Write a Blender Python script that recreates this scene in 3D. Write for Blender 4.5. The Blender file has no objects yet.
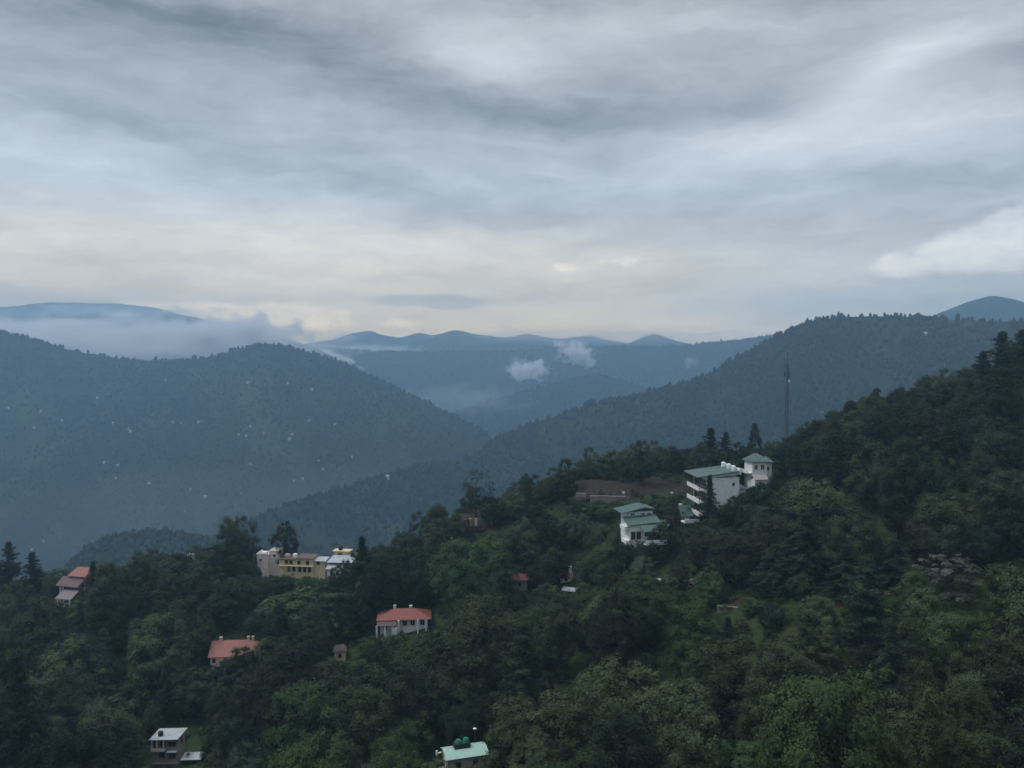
import bpy, math, random
import numpy as np
from math import radians as R, pi, sin, cos, atan2, sqrt, tan

# ------------------------------------------------------------------ camera
S = bpy.context.scene
COL = S.collection
F = 820.0                      # focal length in pixels of the 1024 px wide frame
PITCH = math.atan(34.0 / F)    # the camera looks slightly down
cam_data = bpy.data.cameras.new('camera')
cam_data.sensor_width = 36.0
cam_data.lens = F / 1024.0 * 36.0
cam_data.clip_start = 0.5
cam_data.clip_end = 60000.0
cam = bpy.data.objects.new('camera', cam_data)
COL.objects.link(cam)
cam.location = (0, 0, 0)
cam.rotation_euler = (pi / 2 - PITCH, 0, 0)
S.camera = cam

S.view_settings.view_transform = 'Standard'
S.view_settings.look = 'None'
S.view_settings.exposure = 0.0
S.view_settings.gamma = 1.0
S.view_settings.use_curve_mapping = False
cy = S.cycles
cy.use_denoising = True
cy.max_bounces = 5
cy.diffuse_bounces = 2
cy.glossy_bounces = 1
cy.transmission_bounces = 1
cy.volume_bounces = 3
cy.transparent_max_bounces = 4
cy.volume_max_steps = 96
cy.use_adaptive_sampling = True
cy.adaptive_threshold = 0.012


def at(px, py, Y):
    """world point at forward distance Y seen at that picture position"""
    u, v = (px - 512.0) / F, (384.0 - py) / F
    yy = cos(PITCH) + v * sin(PITCH)
    zz = v * cos(PITCH) - sin(PITCH)
    k = Y / yy
    return (u * k, Y, zz * k)


# ------------------------------------------------------------------ node maths helper
class N:
    def __init__(s, nt, sock): s.nt, s.k = nt, sock
    def _m(s, op, b=None, c=None, clamp=False):
        n = s.nt.nodes.new('ShaderNodeMath'); n.operation = op; n.use_clamp = clamp
        for i, v in enumerate((s, b, c)):
            if v is None: continue
            if isinstance(v, N): s.nt.links.new(v.k, n.inputs[i])
            else: n.inputs[i].default_value = v
        return N(s.nt, n.outputs[0])
    def __add__(s, o): return s._m('ADD', o)
    __radd__ = __add__
    def __mul__(s, o): return s._m('MULTIPLY', o)
    __rmul__ = __mul__
    def __sub__(s, o): return s._m('SUBTRACT', o)
    def __truediv__(s, o): return s._m('DIVIDE', o)
    def pw(s, o): return s._m('POWER', o)
    def exp(s): return s._m('EXPONENT')
    def mx(s, o): return s._m('MAXIMUM', o)
    def mn(s, o): return s._m('MINIMUM', o)
    def step(s, a, b):           # smooth 0..1 between a and b
        n = s.nt.nodes.new('ShaderNodeMapRange'); n.interpolation_type = 'SMOOTHSTEP'
        s.nt.links.new(s.k, n.inputs[0]); n.inputs[1].default_value = a; n.inputs[2].default_value = b
        return N(s.nt, n.outputs[0])


def comb(nt, x, y, z=0.0):
    n = nt.nodes.new('ShaderNodeCombineXYZ')
    for i, v in enumerate((x, y, z)):
        if isinstance(v, N): nt.links.new(v.k, n.inputs[i])
        else: n.inputs[i].default_value = v
    return n.outputs[0]


def noise(nt, vec, scale=1.0, detail=4.0, rough=0.5, dist=0.0):
    n = nt.nodes.new('ShaderNodeTexNoise')
    n.inputs['Scale'].default_value = scale; n.inputs['Detail'].default_value = detail
    n.inputs['Roughness'].default_value = rough; n.inputs['Distortion'].default_value = dist
    if vec is not None: nt.links.new(vec, n.inputs['Vector'])
    return N(nt, n.outputs[0])


def mixc(nt, f, a, b):
    n = nt.nodes.new('ShaderNodeMix'); n.data_type = 'RGBA'
    for i, v in ((0, f), (6, a), (7, b)):
        if isinstance(v, N): nt.links.new(v.k, n.inputs[i])
        elif hasattr(v, 'default_value'): nt.links.new(v, n.inputs[i])
        elif isinstance(v, (int, float)): n.inputs[i].default_value = v
        else: n.inputs[i].default_value = tuple(v) + ((1,) if len(v) == 3 else ())
    return n.outputs[2]


# ------------------------------------------------------------------ sky: overcast cloud deck over a Nishita sky
SUN_EL, SUN_AZ = 58.0, -96.0      # behind the cloud deck, to the left
world = bpy.data.worlds.new('World'); S.world = world
world.use_nodes = True
wt = world.node_tree
for n in list(wt.nodes): wt.nodes.remove(n)
out = wt.nodes.new('ShaderNodeOutputWorld'); bg = wt.nodes.new('ShaderNodeBackground')
wt.links.new(bg.outputs[0], out.inputs[0])
bg.inputs[1].default_value = 0.1
sky = wt.nodes.new('ShaderNodeTexSky'); sky.sky_type = 'NISHITA'; sky.sun_disc = False
sky.sun_elevation = R(SUN_EL); sky.sun_rotation = R(SUN_AZ); sky.altitude = 1800
tc = wt.nodes.new('ShaderNodeTexCoord'); sp = wt.nodes.new('ShaderNodeSeparateXYZ')
wt.links.new(tc.outputs['Generated'], sp.inputs[0])
dx, dy, dz = (N(wt, sp.outputs[i]) for i in range(3))
az = dx._m('ARCTAN2', dy) * (180 / pi)
el = dz._m('ARCSINE') * (180 / pi)


def blob(px, py, sx, sy, amp, tilt=0.0, A=None, E=None):
    """a lighter or darker patch of the cloud deck, given by its bearing and height above the horizon"""
    a0 = math.degrees(math.atan((px - 512) / F)); e0 = math.degrees(math.atan((350 - py) / F)) + 0.0
    k = 180 / pi / F
    A = A or AZ; E = E or EL
    da, de = A - a0, E - e0
    if tilt:
        c, s_ = cos(R(tilt)), sin(R(tilt))
        da, de = da * c + de * s_, de * c - da * s_
    q = (da * (1 / (sx * k))).pw(2.0) + (de * (1 / (sy * k))).pw(2.0)
    return (q * -1.0).exp() * amp


w1 = noise(wt, comb(wt, az * 0.09, el * 0.22, 3.1), 1, 3, 0.5)
w2 = noise(wt, comb(wt, az * 0.09, el * 0.22, 9.7), 1, 3, 0.5)
w3 = noise(wt, comb(wt, az * 0.5, el * 1.1, 5.7), 1, 4, 0.55)
AZ = az + (w1 - 0.5) * 5.0 + (w3 - 0.5) * 1.6
EL = el + (w2 - 0.5) * 3.0 + (w3 - 0.5) * 1.2
# large soft structure (picture positions of the patches, sizes in picture pixels)
SKY_PATCHES = [
    (120, 40, 190, 34, -0.13, 0), (300, 60, 170, 30, -0.17, -6), (470, 108, 170, 20, -0.13, -4), (650, 118, 170, 17, -0.17, 0),
    (60, 85, 110, 22, -0.02, 0), (480, 60, 80, 26, 0.26, -8), (640, 40, 150, 20, 0.08, 0), (880, 12, 120, 14, -0.10, 0),
    (900, 95, 75, 17, 0.30, 14), (840, 150, 190, 24, 0.20, 2), (1000, 25, 60, 18, 0.10, 0), (1000, 110, 60, 14, -0.09, 0),
    (150, 150, 160, 12, -0.04, -12), (110, 190, 240, 26, 0.05, -8), (430, 205, 150, 12, -0.07, -6), (640, 218, 210, 14, -0.09, 0),
    (900, 200, 150, 10, -0.06, 0), (220, 255, 300, 20, 0.09, 0), (820, 240, 140, 14, -0.07, 0), (560, 250, 120, 10, 0.01, 0),
    (250, 288, 260, 16, 0.10, 0), (360, 318, 160, 16, 0.04, 0), (640, 305, 160, 14, 0.03, 0), (700, 330, 200, 14, 0.03, 0),
    (20, 100, 60, 14, -0.04, 0),
]
B = (el * -0.002 + 0.475).mx(0.395) + el.step(28.0, 62.0) * 0.85
for pch in SKY_PATCHES: B = B + blob(*(pch[:4] + (pch[4] * 0.88,) + pch[5:]))
st = noise(wt, comb(wt, AZ * 0.035 + EL * 0.05, EL * 0.20, 0.7), 1, 5, 0.55)
st2 = noise(wt, comb(wt, AZ * 0.10, EL * 0.55, 4.7), 1, 5, 0.6)
st3 = noise(wt, comb(wt, AZ * 0.22, EL * 0.75, 2.2), 1, 7, 0.62)
B = B + (st3 - 0.5) * 0.24 + (st - 0.5) * 0.36 + (st2 - 0.5) * 0.30
warm = (el * -0.11 + 1.15)._m('MULTIPLY', 1.0, clamp=True)
warm = warm * (blob(240, 300, 420, 100, 1.25, A=az, E=el)._m('ADD', 0.38, clamp=True))
cool = mixc(wt, warm, (0.945, 1.0, 1.04), (1.55, 1.13, 0.58))
# puffy low cumulus: lit tops with a noisy outline
cn = noise(wt, comb(wt, az * 0.42, el * 0.62, 1.3), 1, 7, 0.55)
def puff(patches, thr, w):
    m = None
    for p in patches:
        b_ = blob(*p, A=az, E=el); m = b_ if m is None else m + b_
    return (m + (cn - 0.5) * 1.15).step(thr, thr + w)
lit = puff([(1030, 250, 80, 34, 1.1, 18), (940, 268, 70, 16, 0.72, 8), (745, 270, 34, 8, 0.40), (612, 262, 70, 10, 0.42), (215, 318, 60, 14, 0.7),
            (290, 320, 60, 16, 1.15), (150, 312, 50, 10, .6), (20, 318, 60, 10, 0.5), (395, 325, 40, 10, 0.6), (560, 270, 30, 8, 0.45)], 0.40, 0.42)
lit = lit * (cn * 1.5 - 0.05)
drk = puff([(395, 301, 42, 8, 0.95), (455, 303, 34, 9, 0.95), (890, 288, 130, 9, 0.5), (585, 300, 120, 8, 0.4)], 0.42, 0.4)
B = B + lit * 0.27 - drk * 0.15
HORIZON_BOOST = 1.4
B = B * (az * (pi / 180))._m('COSINE')._m('MULTIPLY_ADD', 0.13, 0.97)      # the deck is set brighter ahead and dimmer behind the camera
B = B * ((el - 2.0).mx(0.0) * -0.16)._m('EXPONENT')._m('MULTIPLY_ADD', HORIZON_BOOST, 1.0)
sc = wt.nodes.new('ShaderNodeVectorMath'); sc.operation = 'SCALE'
wt.links.new(cool, sc.inputs[0]); wt.links.new((B * 10.0).k, sc.inputs[3])
# a thin share of the clear sky shows through the deck
wt.links.new(mixc(wt, 0.94, sky.outputs[0], sc.outputs[0]), bg.inputs[0])

sun_d = bpy.data.lights.new('sun', 'SUN'); sun_d.energy = 1.5; sun_d.angle = R(14); sun_d.color = (1.0, 0.96, 0.9)
sun = bpy.data.objects.new('sun', sun_d); COL.objects.link(sun)
sun.rotation_euler = (R(90 - SUN_EL), 0, R(180 - SUN_AZ)) if False else (R(90 - SUN_EL), 0, R(-SUN_AZ) + pi)
sun.location = (0, 0, 200)


# ------------------------------------------------------------------ object helpers
def tag(o, label=None, cat=None, group=None, kind=None):
    if label: o['label'] = label
    if cat: o['category'] = cat
    if group: o['group'] = group
    if kind: o['kind'] = kind
    return o


def link(name, me, mat=None, parent=None):
    o = bpy.data.objects.new(name, me); COL.objects.link(o)
    if mat is not None: me.materials.append(mat)
    if parent is not None: o.parent = parent
    return o


def empty(name, loc, rz=0.0, label=None, cat=None, group=None):
    o = bpy.data.objects.new(name, None); COL.objects.link(o)
    o.location = loc; o.rotation_euler = (0, 0, rz); o.empty_display_size = 0.5
    return tag(o, label, cat, group)


def npmesh(name, V, Fc, smooth=False, attr=None):
    """mesh from an (n,3) array and an (m,k) index array; attr: dict of per-face floats"""
    V = np.asarray(V, np.float32); Fc = np.asarray(Fc, np.int32)
    me = bpy.data.meshes.new(name)
    m, k = Fc.shape
    me.vertices.add(len(V)); me.vertices.foreach_set('co', V.ravel())
    me.loops.add(m * k); me.loops.foreach_set('vertex_index', Fc.ravel())
    me.polygons.add(m); me.polygons.foreach_set('loop_start', np.arange(0, m * k, k, dtype=np.int32))
    me.polygons.foreach_set('use_smooth', np.full(m, smooth))
    for an, av in (attr or {}).items():
        a = me.attributes.new(an, 'FLOAT', 'FACE'); a.data.foreach_set('value', np.asarray(av, np.float32))
    me.update(calc_edges=True)
    return me


def grid_faces(ny, nx):
    i = np.arange(ny - 1)[:, None] * nx + np.arange(nx - 1)[None, :]
    return np.stack([i, i + 1, i + nx + 1, i + nx], -1).reshape(-1, 4)


def vnoise(x, y, seed=0, octaves=4, rough=0.5):
    """value noise, numpy, about -1..1"""
    x = np.asarray(x, float); y = np.asarray(y, float)
    tot = np.zeros(np.broadcast(x, y).shape); amp = 1.0; nrm = 0
    for o in range(octaves):
        xi, yi = np.floor(x), np.floor(y); fx, fy = x - xi, y - yi
        fx = fx * fx * (3 - 2 * fx); fy = fy * fy * (3 - 2 * fy)
        def h(a, b):
            n = np.sin(a * 127.1 + b * 311.7 + (seed + o * 17) * 74.7) * 43758.5453
            return (n - np.floor(n)) * 2 - 1
        v = (h(xi, yi) * (1 - fx) + h(xi + 1, yi) * fx) * (1 - fy) + (h(xi, yi + 1) * (1 - fx) + h(xi + 1, yi + 1) * fx) * fy
        tot += v * amp; nrm += amp; amp *= rough; x = x * 2.03 + 11.3; y = y * 2.03 + 5.9
    return tot / nrm * 1.4


def newmat(name, rough=0.9, spec=0.2):
    m = bpy.data.materials.new(name); m.use_nodes = True
    nt = m.node_tree; b = nt.nodes['Principled BSDF']
    b.inputs['Roughness'].default_value = rough
    b.inputs['Specular IOR Level'].default_value = spec
    return m, nt, b


def objcoord(nt):
    t = nt.nodes.new('ShaderNodeTexCoord'); return t.outputs['Object']
# ------------------------------------------------------------------ the near hillside
GP = [  # picture position of bare ground and its forward distance in metres
    (0, 830, 150), (160, 768, 180), (300, 752, 172), (15, 660, 215), (65, 603, 250), (0, 600, 262), (232, 666, 212), (402, 632, 215),
    (340, 662, 207), (310, 576, 265), (190, 566, 270), (270, 577, 262), (470, 790, 148), (520, 592, 226), (567, 596, 226),
    (637, 552, 216), (712, 517, 226), (765, 492, 236), (640, 497, 240), (590, 497, 246), (492, 524, 252), (430, 552, 262),
    (690, 594, 196), (728, 614, 180), (800, 604, 172), (880, 602, 166), (700, 800, 130), (850, 800, 118), (1010, 800, 108),
    (1010, 640, 150), (900, 530, 190), (850, 480, 216), (1020, 455, 198), (940, 455, 215), (800, 452, 262), (900, 424, 248),
    (1024, 386, 238), (720, 470, 266), (600, 484, 266), (555, 496, 266), (350, 588, 274), (240, 574, 277), (100, 592, 280), (0, 597, 284),
    (500, 660, 190), (600, 640, 185), (120, 700, 200), (800, 700, 145),
]
GW = [(-60, 20, -24), (60, 20, -22), (-60, 60, -52), (0, 60, -48), (60, 60, -42), (0, 105, -66), (-60, 110, -74), (-100, 60, -60), (110, 100, -40), (120, 60, -28),
      (-120, 120, -80), (-210, 200, -90), (-240, 290, -88), (230, 240, 6), (200, 150, -16), (190, 100, -14), (240, 300, 0),
      (-190, 330, -112), (-90, 330, -108), (0, 330, -82), (70, 330, -58), (130, 330, -38), (200, 330, -22)]
_pts = np.array([at(*g) for g in GP] + [tuple(map(float, g)) for g in GW])


def _tps(r2): return np.where(r2 > 1e-9, 0.5 * r2 * np.log(np.maximum(r2, 1e-9)), 0.0)


def _fit(P, smooth=60.0):
    x = P[:, :2] / 100.0; n = len(x)
    K = _tps(((x[:, None] - x[None]) ** 2).sum(-1)) + np.eye(n) * smooth * 1e-4
    Q = np.c_[np.ones(n), x]; A = np.zeros((n + 3, n + 3)); A[:n, :n] = K; A[:n, n:] = Q; A[n:, :n] = Q.T
    return x, np.linalg.solve(A, np.r_[P[:, 2], 0, 0, 0])


_cx, _cw = _fit(_pts)
VALLEY = -620.0


def ground(x, y):
    """height of the near hillside, falling away to the valley floor outside it"""
    x = np.asarray(x, float); y = np.asarray(y, float); shp = np.broadcast(x, y).shape
    x = np.broadcast_to(x, shp).ravel(); y = np.broadcast_to(y, shp).ravel()
    xc = np.clip(x, -240, 240); ycl = np.clip(y, 20, 330)
    q = np.c_[xc, ycl] / 100.0
    z = np.empty(len(x))
    for i in range(0, len(x), 20000):
        s = slice(i, i + 20000)
        z[s] = _tps(((q[s, None] - _cx[None]) ** 2).sum(-1)) @ _cw[:-3] + _cw[-3] + q[s] @ _cw[-2:]
    z += vnoise(xc / 18, ycl / 18, 3, 4) * 0.9
    z -= np.maximum(y - 330, 0) * 0.66 + np.maximum(20 - y, 0) * 0.25 + np.maximum(-240 - x, 0) * 0.3 + np.maximum(x - 240, 0) * 0.12
    far = np.hypot(np.maximum(abs(x) - 240, 0), np.maximum(y - 330, 0))
    z += vnoise(x / 160, y / 160, 5, 4) * np.minimum(far * 0.12, 30)
    return np.maximum(z, VALLEY + vnoise(x / 700, y / 700, 8, 3) * 40).reshape(shp)


def attr_mat(name, dark, mid, lite, rough=0.9, tint='tint', transl=0.0, extra=None):
    """foliage colour from a per-face tint and a per-object random value"""
    m, nt, b = newmat(name, rough, 0.15)
    a = nt.nodes.new('ShaderNodeAttribute'); a.attribute_name = tint
    t = N(nt, a.outputs['Fac'])
    oi = nt.nodes.new('ShaderNodeObjectInfo'); rnd = N(nt, oi.outputs['Random'])
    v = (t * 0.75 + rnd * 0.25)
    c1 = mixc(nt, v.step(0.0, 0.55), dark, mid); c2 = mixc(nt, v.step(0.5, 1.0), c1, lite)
    hs = nt.nodes.new('ShaderNodeHueSaturation')
    nt.links.new(c2, hs.inputs['Color']); nt.links.new((rnd * 0.045 + 0.478).k, hs.inputs['Hue'])
    nt.links.new((rnd._m('MULTIPLY', 7.13)._m('FRACT') * 0.75 + 0.60).k, hs.inputs['Value'])
    nt.links.new(hs.outputs[0], b.inputs['Base Color'])
    return m


# ground material: grass, bare earth and leaf litter
M_ground, nt, b = newmat('hillside_ground', 0.95, 0.1)
g = nt.nodes.new('ShaderNodeNewGeometry'); oc = g.outputs['Position']
n1 = noise(nt, oc, 0.05, 6, 0.6); n2 = noise(nt, oc, 0.9, 5, 0.65); n3 = noise(nt, oc, 0.18, 4, 0.6)
c = mixc(nt, n2.step(0.3, 0.72), (0.022, 0.036, 0.013), (0.042, 0.07, 0.025))
c = mixc(nt, n3.step(0.55, 0.72), c, (0.06, 0.055, 0.03))
c = mixc(nt, n1.step(0.6, 0.75), c, (0.085, 0.062, 0.042))
sg = nt.nodes.new('ShaderNodeSeparateXYZ'); nt.links.new(oc, sg.inputs[0]); gxn, gyn = N(nt, sg.outputs[0]), N(nt, sg.outputs[1])
def earth_patch(px, py, Y, rx, ry):
    q = at(px, py, Y); e_ = ((gxn - q[0]) / rx).pw(2.0) + ((gyn - q[1]) / ry).pw(2.0)
    return (e_ + (n3 - 0.5) * 1.2).step(1.15, 0.8)
for ep in ((638, 487, 248, 22, 8), (484, 521, 252, 8, 5), (724, 602, 183, 4, 3), (850, 600, 168, 10, 1.5)):
    c = mixc(nt, earth_patch(*ep), c, mixc(nt, n2.step(.35, .65), (0.026, 0.022, 0.017), (0.056, 0.043, 0.034)))
nt.links.new(c, b.inputs['Base Color'])
bm_ = nt.nodes.new('ShaderNodeBump'); bm_.inputs['Strength'].default_value = 0.8; bm_.inputs['Distance'].default_value = 0.5
nt.links.new(n2.k, bm_.inputs['Height']); nt.links.new(bm_.outputs[0], b.inputs['Normal'])


def axis(core0, core1, step, lo, hi, grow=1.12):
    a = list(np.arange(core0, core1 + step / 2, step)); d = step; v = a[-1]
    while v < hi: d *= grow; v += d; a.append(v)
    d = step; v = a[0]; pre = []
    while v > lo: d *= grow; v -= d; pre.append(v)
    return np.array(pre[::-1] + a)


gx = axis(-215, 215, 2.2, -9000, 9000); gy = axis(30, 340, 2.2, -3000, 5600)
GX, GY = np.meshgrid(gx, gy)
GZ = ground(GX, GY)
o = link('ground', npmesh('ground', np.stack([GX, GY, GZ], -1).reshape(-1, 3), grid_faces(len(gy), len(gx)), True), M_ground)
o['kind'] = 'structure'

# ------------------------------------------------------------------ the far hills
M_hill, nt, b = newmat('forested_hill', 0.95, 0.05)
g = nt.nodes.new('ShaderNodeNewGeometry'); oc = g.outputs['Position']
h1 = noise(nt, oc, 0.006, 6, 0.6); h2 = noise(nt, oc, 0.07, 6, 0.75)
c = mixc(nt, h2.step(0.3, 0.7), (0.016, 0.026, 0.014), (0.036, 0.054, 0.028))
c = mixc(nt, h1.step(0.52, 0.66), c, (0.055, 0.078, 0.038))
nt.links.new(c, b.inputs['Base Color'])
bm_ = nt.nodes.new('ShaderNodeBump'); bm_.inputs['Strength'].default_value = 1.0; bm_.inputs['Distance'].default_value = 9
nt.links.new(h2.k, bm_.inputs['Height']); nt.links.new(bm_.outputs[0], b.inputs['Normal'])

HILLS = {}


def hill(name, crest, front=0.62, fdepth=1400, bdepth=600, back=0.7, spur=60, spurw=260, ds=12, dt=14, seed=0, jag=3.0, zfun=None, mat=None):
    cr = np.array(crest, float)
    px = np.interp(np.linspace(0, 1, 4000), np.linspace(0, 1, len(cr)), cr[:, 0])
    # smooth monotone curve through the crest points
    k = np.argsort(cr[:, 0]); cr = cr[k]
    p = np.linspace(cr[0, 0], cr[-1, 0], 3000)
    def curve(col):
        v = np.interp(p, cr[:, 0], col); w = 25; pad = np.r_[np.full(w, v[0]), v, np.full(w, v[-1])]
        return np.convolve(pad, np.hanning(w) / np.hanning(w).sum(), 'same')[w:-w]
    P = np.array([at(a, b_, c_) for a, b_, c_ in zip(p, curve(cr[:, 1]), curve(cr[:, 2]))])
    n = max(20, int((P[-1, 0] - P[0, 0]) / ds))
    xs = np.linspace(P[0, 0], P[-1, 0], n)
    yc = np.interp(xs, P[:, 0], P[:, 1]); zc = np.interp(xs, P[:, 0], P[:, 2])
    zc = zc + vnoise(xs / (jag * 12), xs * 0, seed + 3, 3) * jag * 0.6
    t = np.r_[np.linspace(-bdepth, -dt, 14), np.arange(0, fdepth, dt)]
    X = np.broadcast_to(xs, (len(t), n)); T = t[:, None]
    def zat(X, T, yc, zc):
        Y = yc - T
        warp = vnoise(X / 400, Y / 400, seed + 20, 2) * 120
        rid = 1 - abs(vnoise((X + warp + T * 0.25) / spurw, Y / (spurw * 3.2), seed, 3)) * 1.6
        rid2 = 1 - abs(vnoise((X + warp * .5 - T * 0.2) / (spurw * 0.34), Y / (spurw * 1.2), seed + 7, 3)) * 1.6
        g_ = np.clip(abs(T) / 300.0, 0, 1) ** 1.1
        z = zc - np.where(T > 0, T * front * (0.75 + 0.25 * np.minimum(abs(T) / 250, 1)), -T * back)
        return z + g_ * (spur * (rid - 1) + spur * 0.32 * (rid2 - 1)) + vnoise(X / 40, Y / 40, seed + 31, 3) * 2.5 * g_
    Z = zat(X, T, yc, zc)
    V = np.stack([X, yc - T + 0 * X, Z], -1).reshape(-1, 3)
    o = link(name, npmesh(name, V, grid_faces(len(t), n)[:, ::-1], True), mat or M_hill)
    o['kind'] = 'structure'
    HILLS[o.name] = (xs, yc, zc, zat)
    return o


# right middle hill, running down behind the near slope to the left
hill('right_hill', [(60, 592, 1010), (110, 575, 1030), (150, 562, 1050), (200, 541, 1120), (260, 514, 1220), (330, 492, 1300), (400, 471, 1380), (470, 457, 1450), (500, 437, 1470), (530, 424, 1480),
                    (590, 404, 1500), (640, 395, 1500), (700, 378, 1500), (740, 356, 1500), (780, 335, 1490), (815, 320, 1480), (850, 316, 1470),
                    (900, 317, 1440), (960, 320, 1400), (1024, 321, 1360), (1150, 310, 1300), (1350, 290, 1200)],
     fdepth=800, spur=36, spurw=190, ds=9, dt=10, seed=2, front=0.6, bdepth=500)
hill('knoll', [(10, 600, 850), (60, 573, 860), (90, 543, 870), (130, 531, 880), (180, 535, 880), (230, 546, 870), (280, 580, 860), (330, 610, 850)],
     fdepth=330, spur=10, spurw=90, ds=8, dt=9, seed=12, bdepth=200)
hill('left_hill', [(-400, 300, 1900), (-150, 318, 1950), (0, 333, 2000), (35, 339, 2000), (70, 350, 2020), (110, 358, 2030), (150, 362, 2040), (190, 359, 2040), (215, 357, 2030), (240, 347, 2010),
                   (268, 343, 2000), (300, 350, 2000), (350, 366, 2000), (390, 384, 1980), (440, 409, 1950), (480, 429, 1900), (520, 462, 1850), (600, 520, 1800)],
     fdepth=1250, spur=85, spurw=300, ds=12, dt=13, seed=5, bdepth=500, jag=6.0)
hill('valley_spur', [(440, 420, 2500), (480, 404, 2600), (530, 390, 2700), (570, 379, 2750), (598, 374, 2760), (625, 382, 2750), (660, 394, 2700), (720, 420, 2600)],
     fdepth=700, spur=35, spurw=200, ds=16, dt=18, seed=8)
hill('middle_ridge', [(240, 345, 3500), (300, 347, 3550), (350, 350, 3600), (420, 352, 3650), (500, 351, 3650), (560, 347, 3600), (600, 346, 3600), (660, 347, 3550), (720, 342, 3500),
                      (780, 333, 3450), (840, 329, 3400), (900, 333, 3350)],
     fdepth=1100, spur=90, spurw=420, ds=20, dt=22, seed=9, jag=8)
hill('far_ridge', [(360, 352, 4500), (400, 348, 4500), (415, 342, 4500), (430, 339, 4500), (443, 334, 4500), (454, 331, 4500), (465, 334, 4500), (480, 338, 4500), (494, 336, 4500), (512, 340, 4500), (535, 338, 4550), (560, 344, 4550), (600, 349, 4550),
                   (625, 344, 4550), (640, 338, 4550), (655, 334, 4550), (668, 338, 4550), (690, 344, 4500), (740, 352, 4500)],
     fdepth=900, spur=80, spurw=300, ds=20, dt=24, seed=14, jag=9)
hill('distant_ridge', [(280, 350, 5300), (310, 343, 5300), (335, 339, 5300), (352, 334, 5300), (370, 331, 5300), (385, 335, 5300), (400, 338, 5300), (418, 333, 5300), (432, 336, 5300), (455, 330, 5300), (475, 334, 5300), (500, 338, 5300), (525, 334, 5300), (560, 339, 5300), (590, 336, 5300), (640, 345, 5300)],
     fdepth=800, spur=80, spurw=300, ds=24, dt=30, seed=16, jag=10)
hill('distant_mountain', [(-300, 330, 5200), (-100, 312, 5200), (0, 308, 5200), (50, 303, 5200), (110, 302, 5200), (160, 308, 5200), (200, 318, 5200), (260, 332, 5200), (330, 350, 5200), (400, 360, 5200)],
     fdepth=1300, spur=120, spurw=500, ds=36, dt=36, seed=18, jag=18)
hill('east_mountain', [(860, 345, 3000), (900, 330, 3000), (935, 316, 3000), (965, 303, 3000), (992, 296, 3000), (1012, 300, 3000), (1060, 312, 3000), (1200, 300, 3000), (1400, 330, 3000)],
     fdepth=1000, spur=80, spurw=350, ds=22, dt=24, seed=19, jag=9)

# ------------------------------------------------------------------ forest cover of the far hills
def ico(sub=1):
    t = (1 + 5 ** .5) / 2
    v = [(-1, t, 0), (1, t, 0), (-1, -t, 0), (1, -t, 0), (0, -1, t), (0, 1, t), (0, -1, -t), (0, 1, -t), (t, 0, -1), (t, 0, 1), (-t, 0, -1), (-t, 0, 1)]
    f = [(0, 11, 5), (0, 5, 1), (0, 1, 7), (0, 7, 10), (0, 10, 11), (1, 5, 9), (5, 11, 4), (11, 10, 2), (10, 7, 6), (7, 1, 8), (3, 9, 4), (3, 4, 2), (3, 2, 6), (3, 6, 8), (3, 8, 9), (4, 9, 5), (2, 4, 11), (6, 2, 10), (8, 6, 7), (9, 8, 1)]
    v = [np.array(a) / np.linalg.norm(a) for a in v]
    for _ in range(sub):
        c_ = {}; nf = []
        def mid(a, b_):
            k_ = (min(a, b_), max(a, b_))
            if k_ not in c_: m_ = v[a] + v[b_]; v.append(m_ / np.linalg.norm(m_)); c_[k_] = len(v) - 1
            return c_[k_]
        for a, b_, d_ in f:
            x, y, z = mid(a, b_), mid(b_, d_), mid(d_, a); nf += [(a, x, z), (b_, y, x), (d_, z, y), (x, y, z)]
        f = nf
    return np.array(v), np.array(f)


def replicate(T, pos, sc, rot, tint, rng, tint_jit=0.25):
    """many small trees as one mesh: T list of (verts, faces)"""
    Vs, Fs, As = [], [], []; off = 0
    kind = rng.integers(0, len(T), len(pos))
    for k_, (tv, tf) in enumerate(T):
        i = np.where(kind == k_)[0]
        if not len(i): continue
        c_, s_ = np.cos(rot[i])[:, None], np.sin(rot[i])[:, None]
        x = (tv[None, :, 0] * c_ - tv[None, :, 1] * s_) * sc[i, 0][:, None] + pos[i, 0][:, None]
        y = (tv[None, :, 0] * s_ + tv[None, :, 1] * c_) * sc[i, 0][:, None] + pos[i, 1][:, None]
        z = tv[None, :, 2] * sc[i, 1][:, None] + pos[i, 2][:, None]
        Vs.append(np.stack([x, y, z], -1).reshape(-1, 3))
        Fs.append((tf[None] + (np.arange(len(i)) * len(tv))[:, None, None] + off).reshape(-1, tf.shape[1]))
        As.append(np.clip(np.repeat(tint[i], len(tf)) + rng.normal(0, tint_jit, len(i) * len(tf)) * 0.5, 0, 1))
        off += len(i) * len(tv)
    return np.concatenate(Vs), np.concatenate(Fs), np.concatenate(As)


rng = np.random.default_rng(7)
def blob_tree(sub, pointy):
    v, f = ico(sub); r_ = 1 + rng.normal(0, 0.16, len(v)); w = v * r_[:, None]
    h = (w[:, 2] + 1) / 2
    w[:, :2] *= (1 - pointy * np.clip(h, 0, 1))[:, None]
    w[:, 2] = h * 1.0
    w[:, :2] *= 0.5
    return w, f
BT = [blob_tree(1, p) for p in (0.1, 0.25, 0.35, 0.6, 0.75)]
BT0 = [blob_tree(0, p) for p in (0.1, 0.3, 0.5, 0.7)]
M_farwood = attr_mat('far_foliage', (0.020, 0.031, 0.020), (0.030, 0.045, 0.027), (0.045, 0.061, 0.037))


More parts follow.
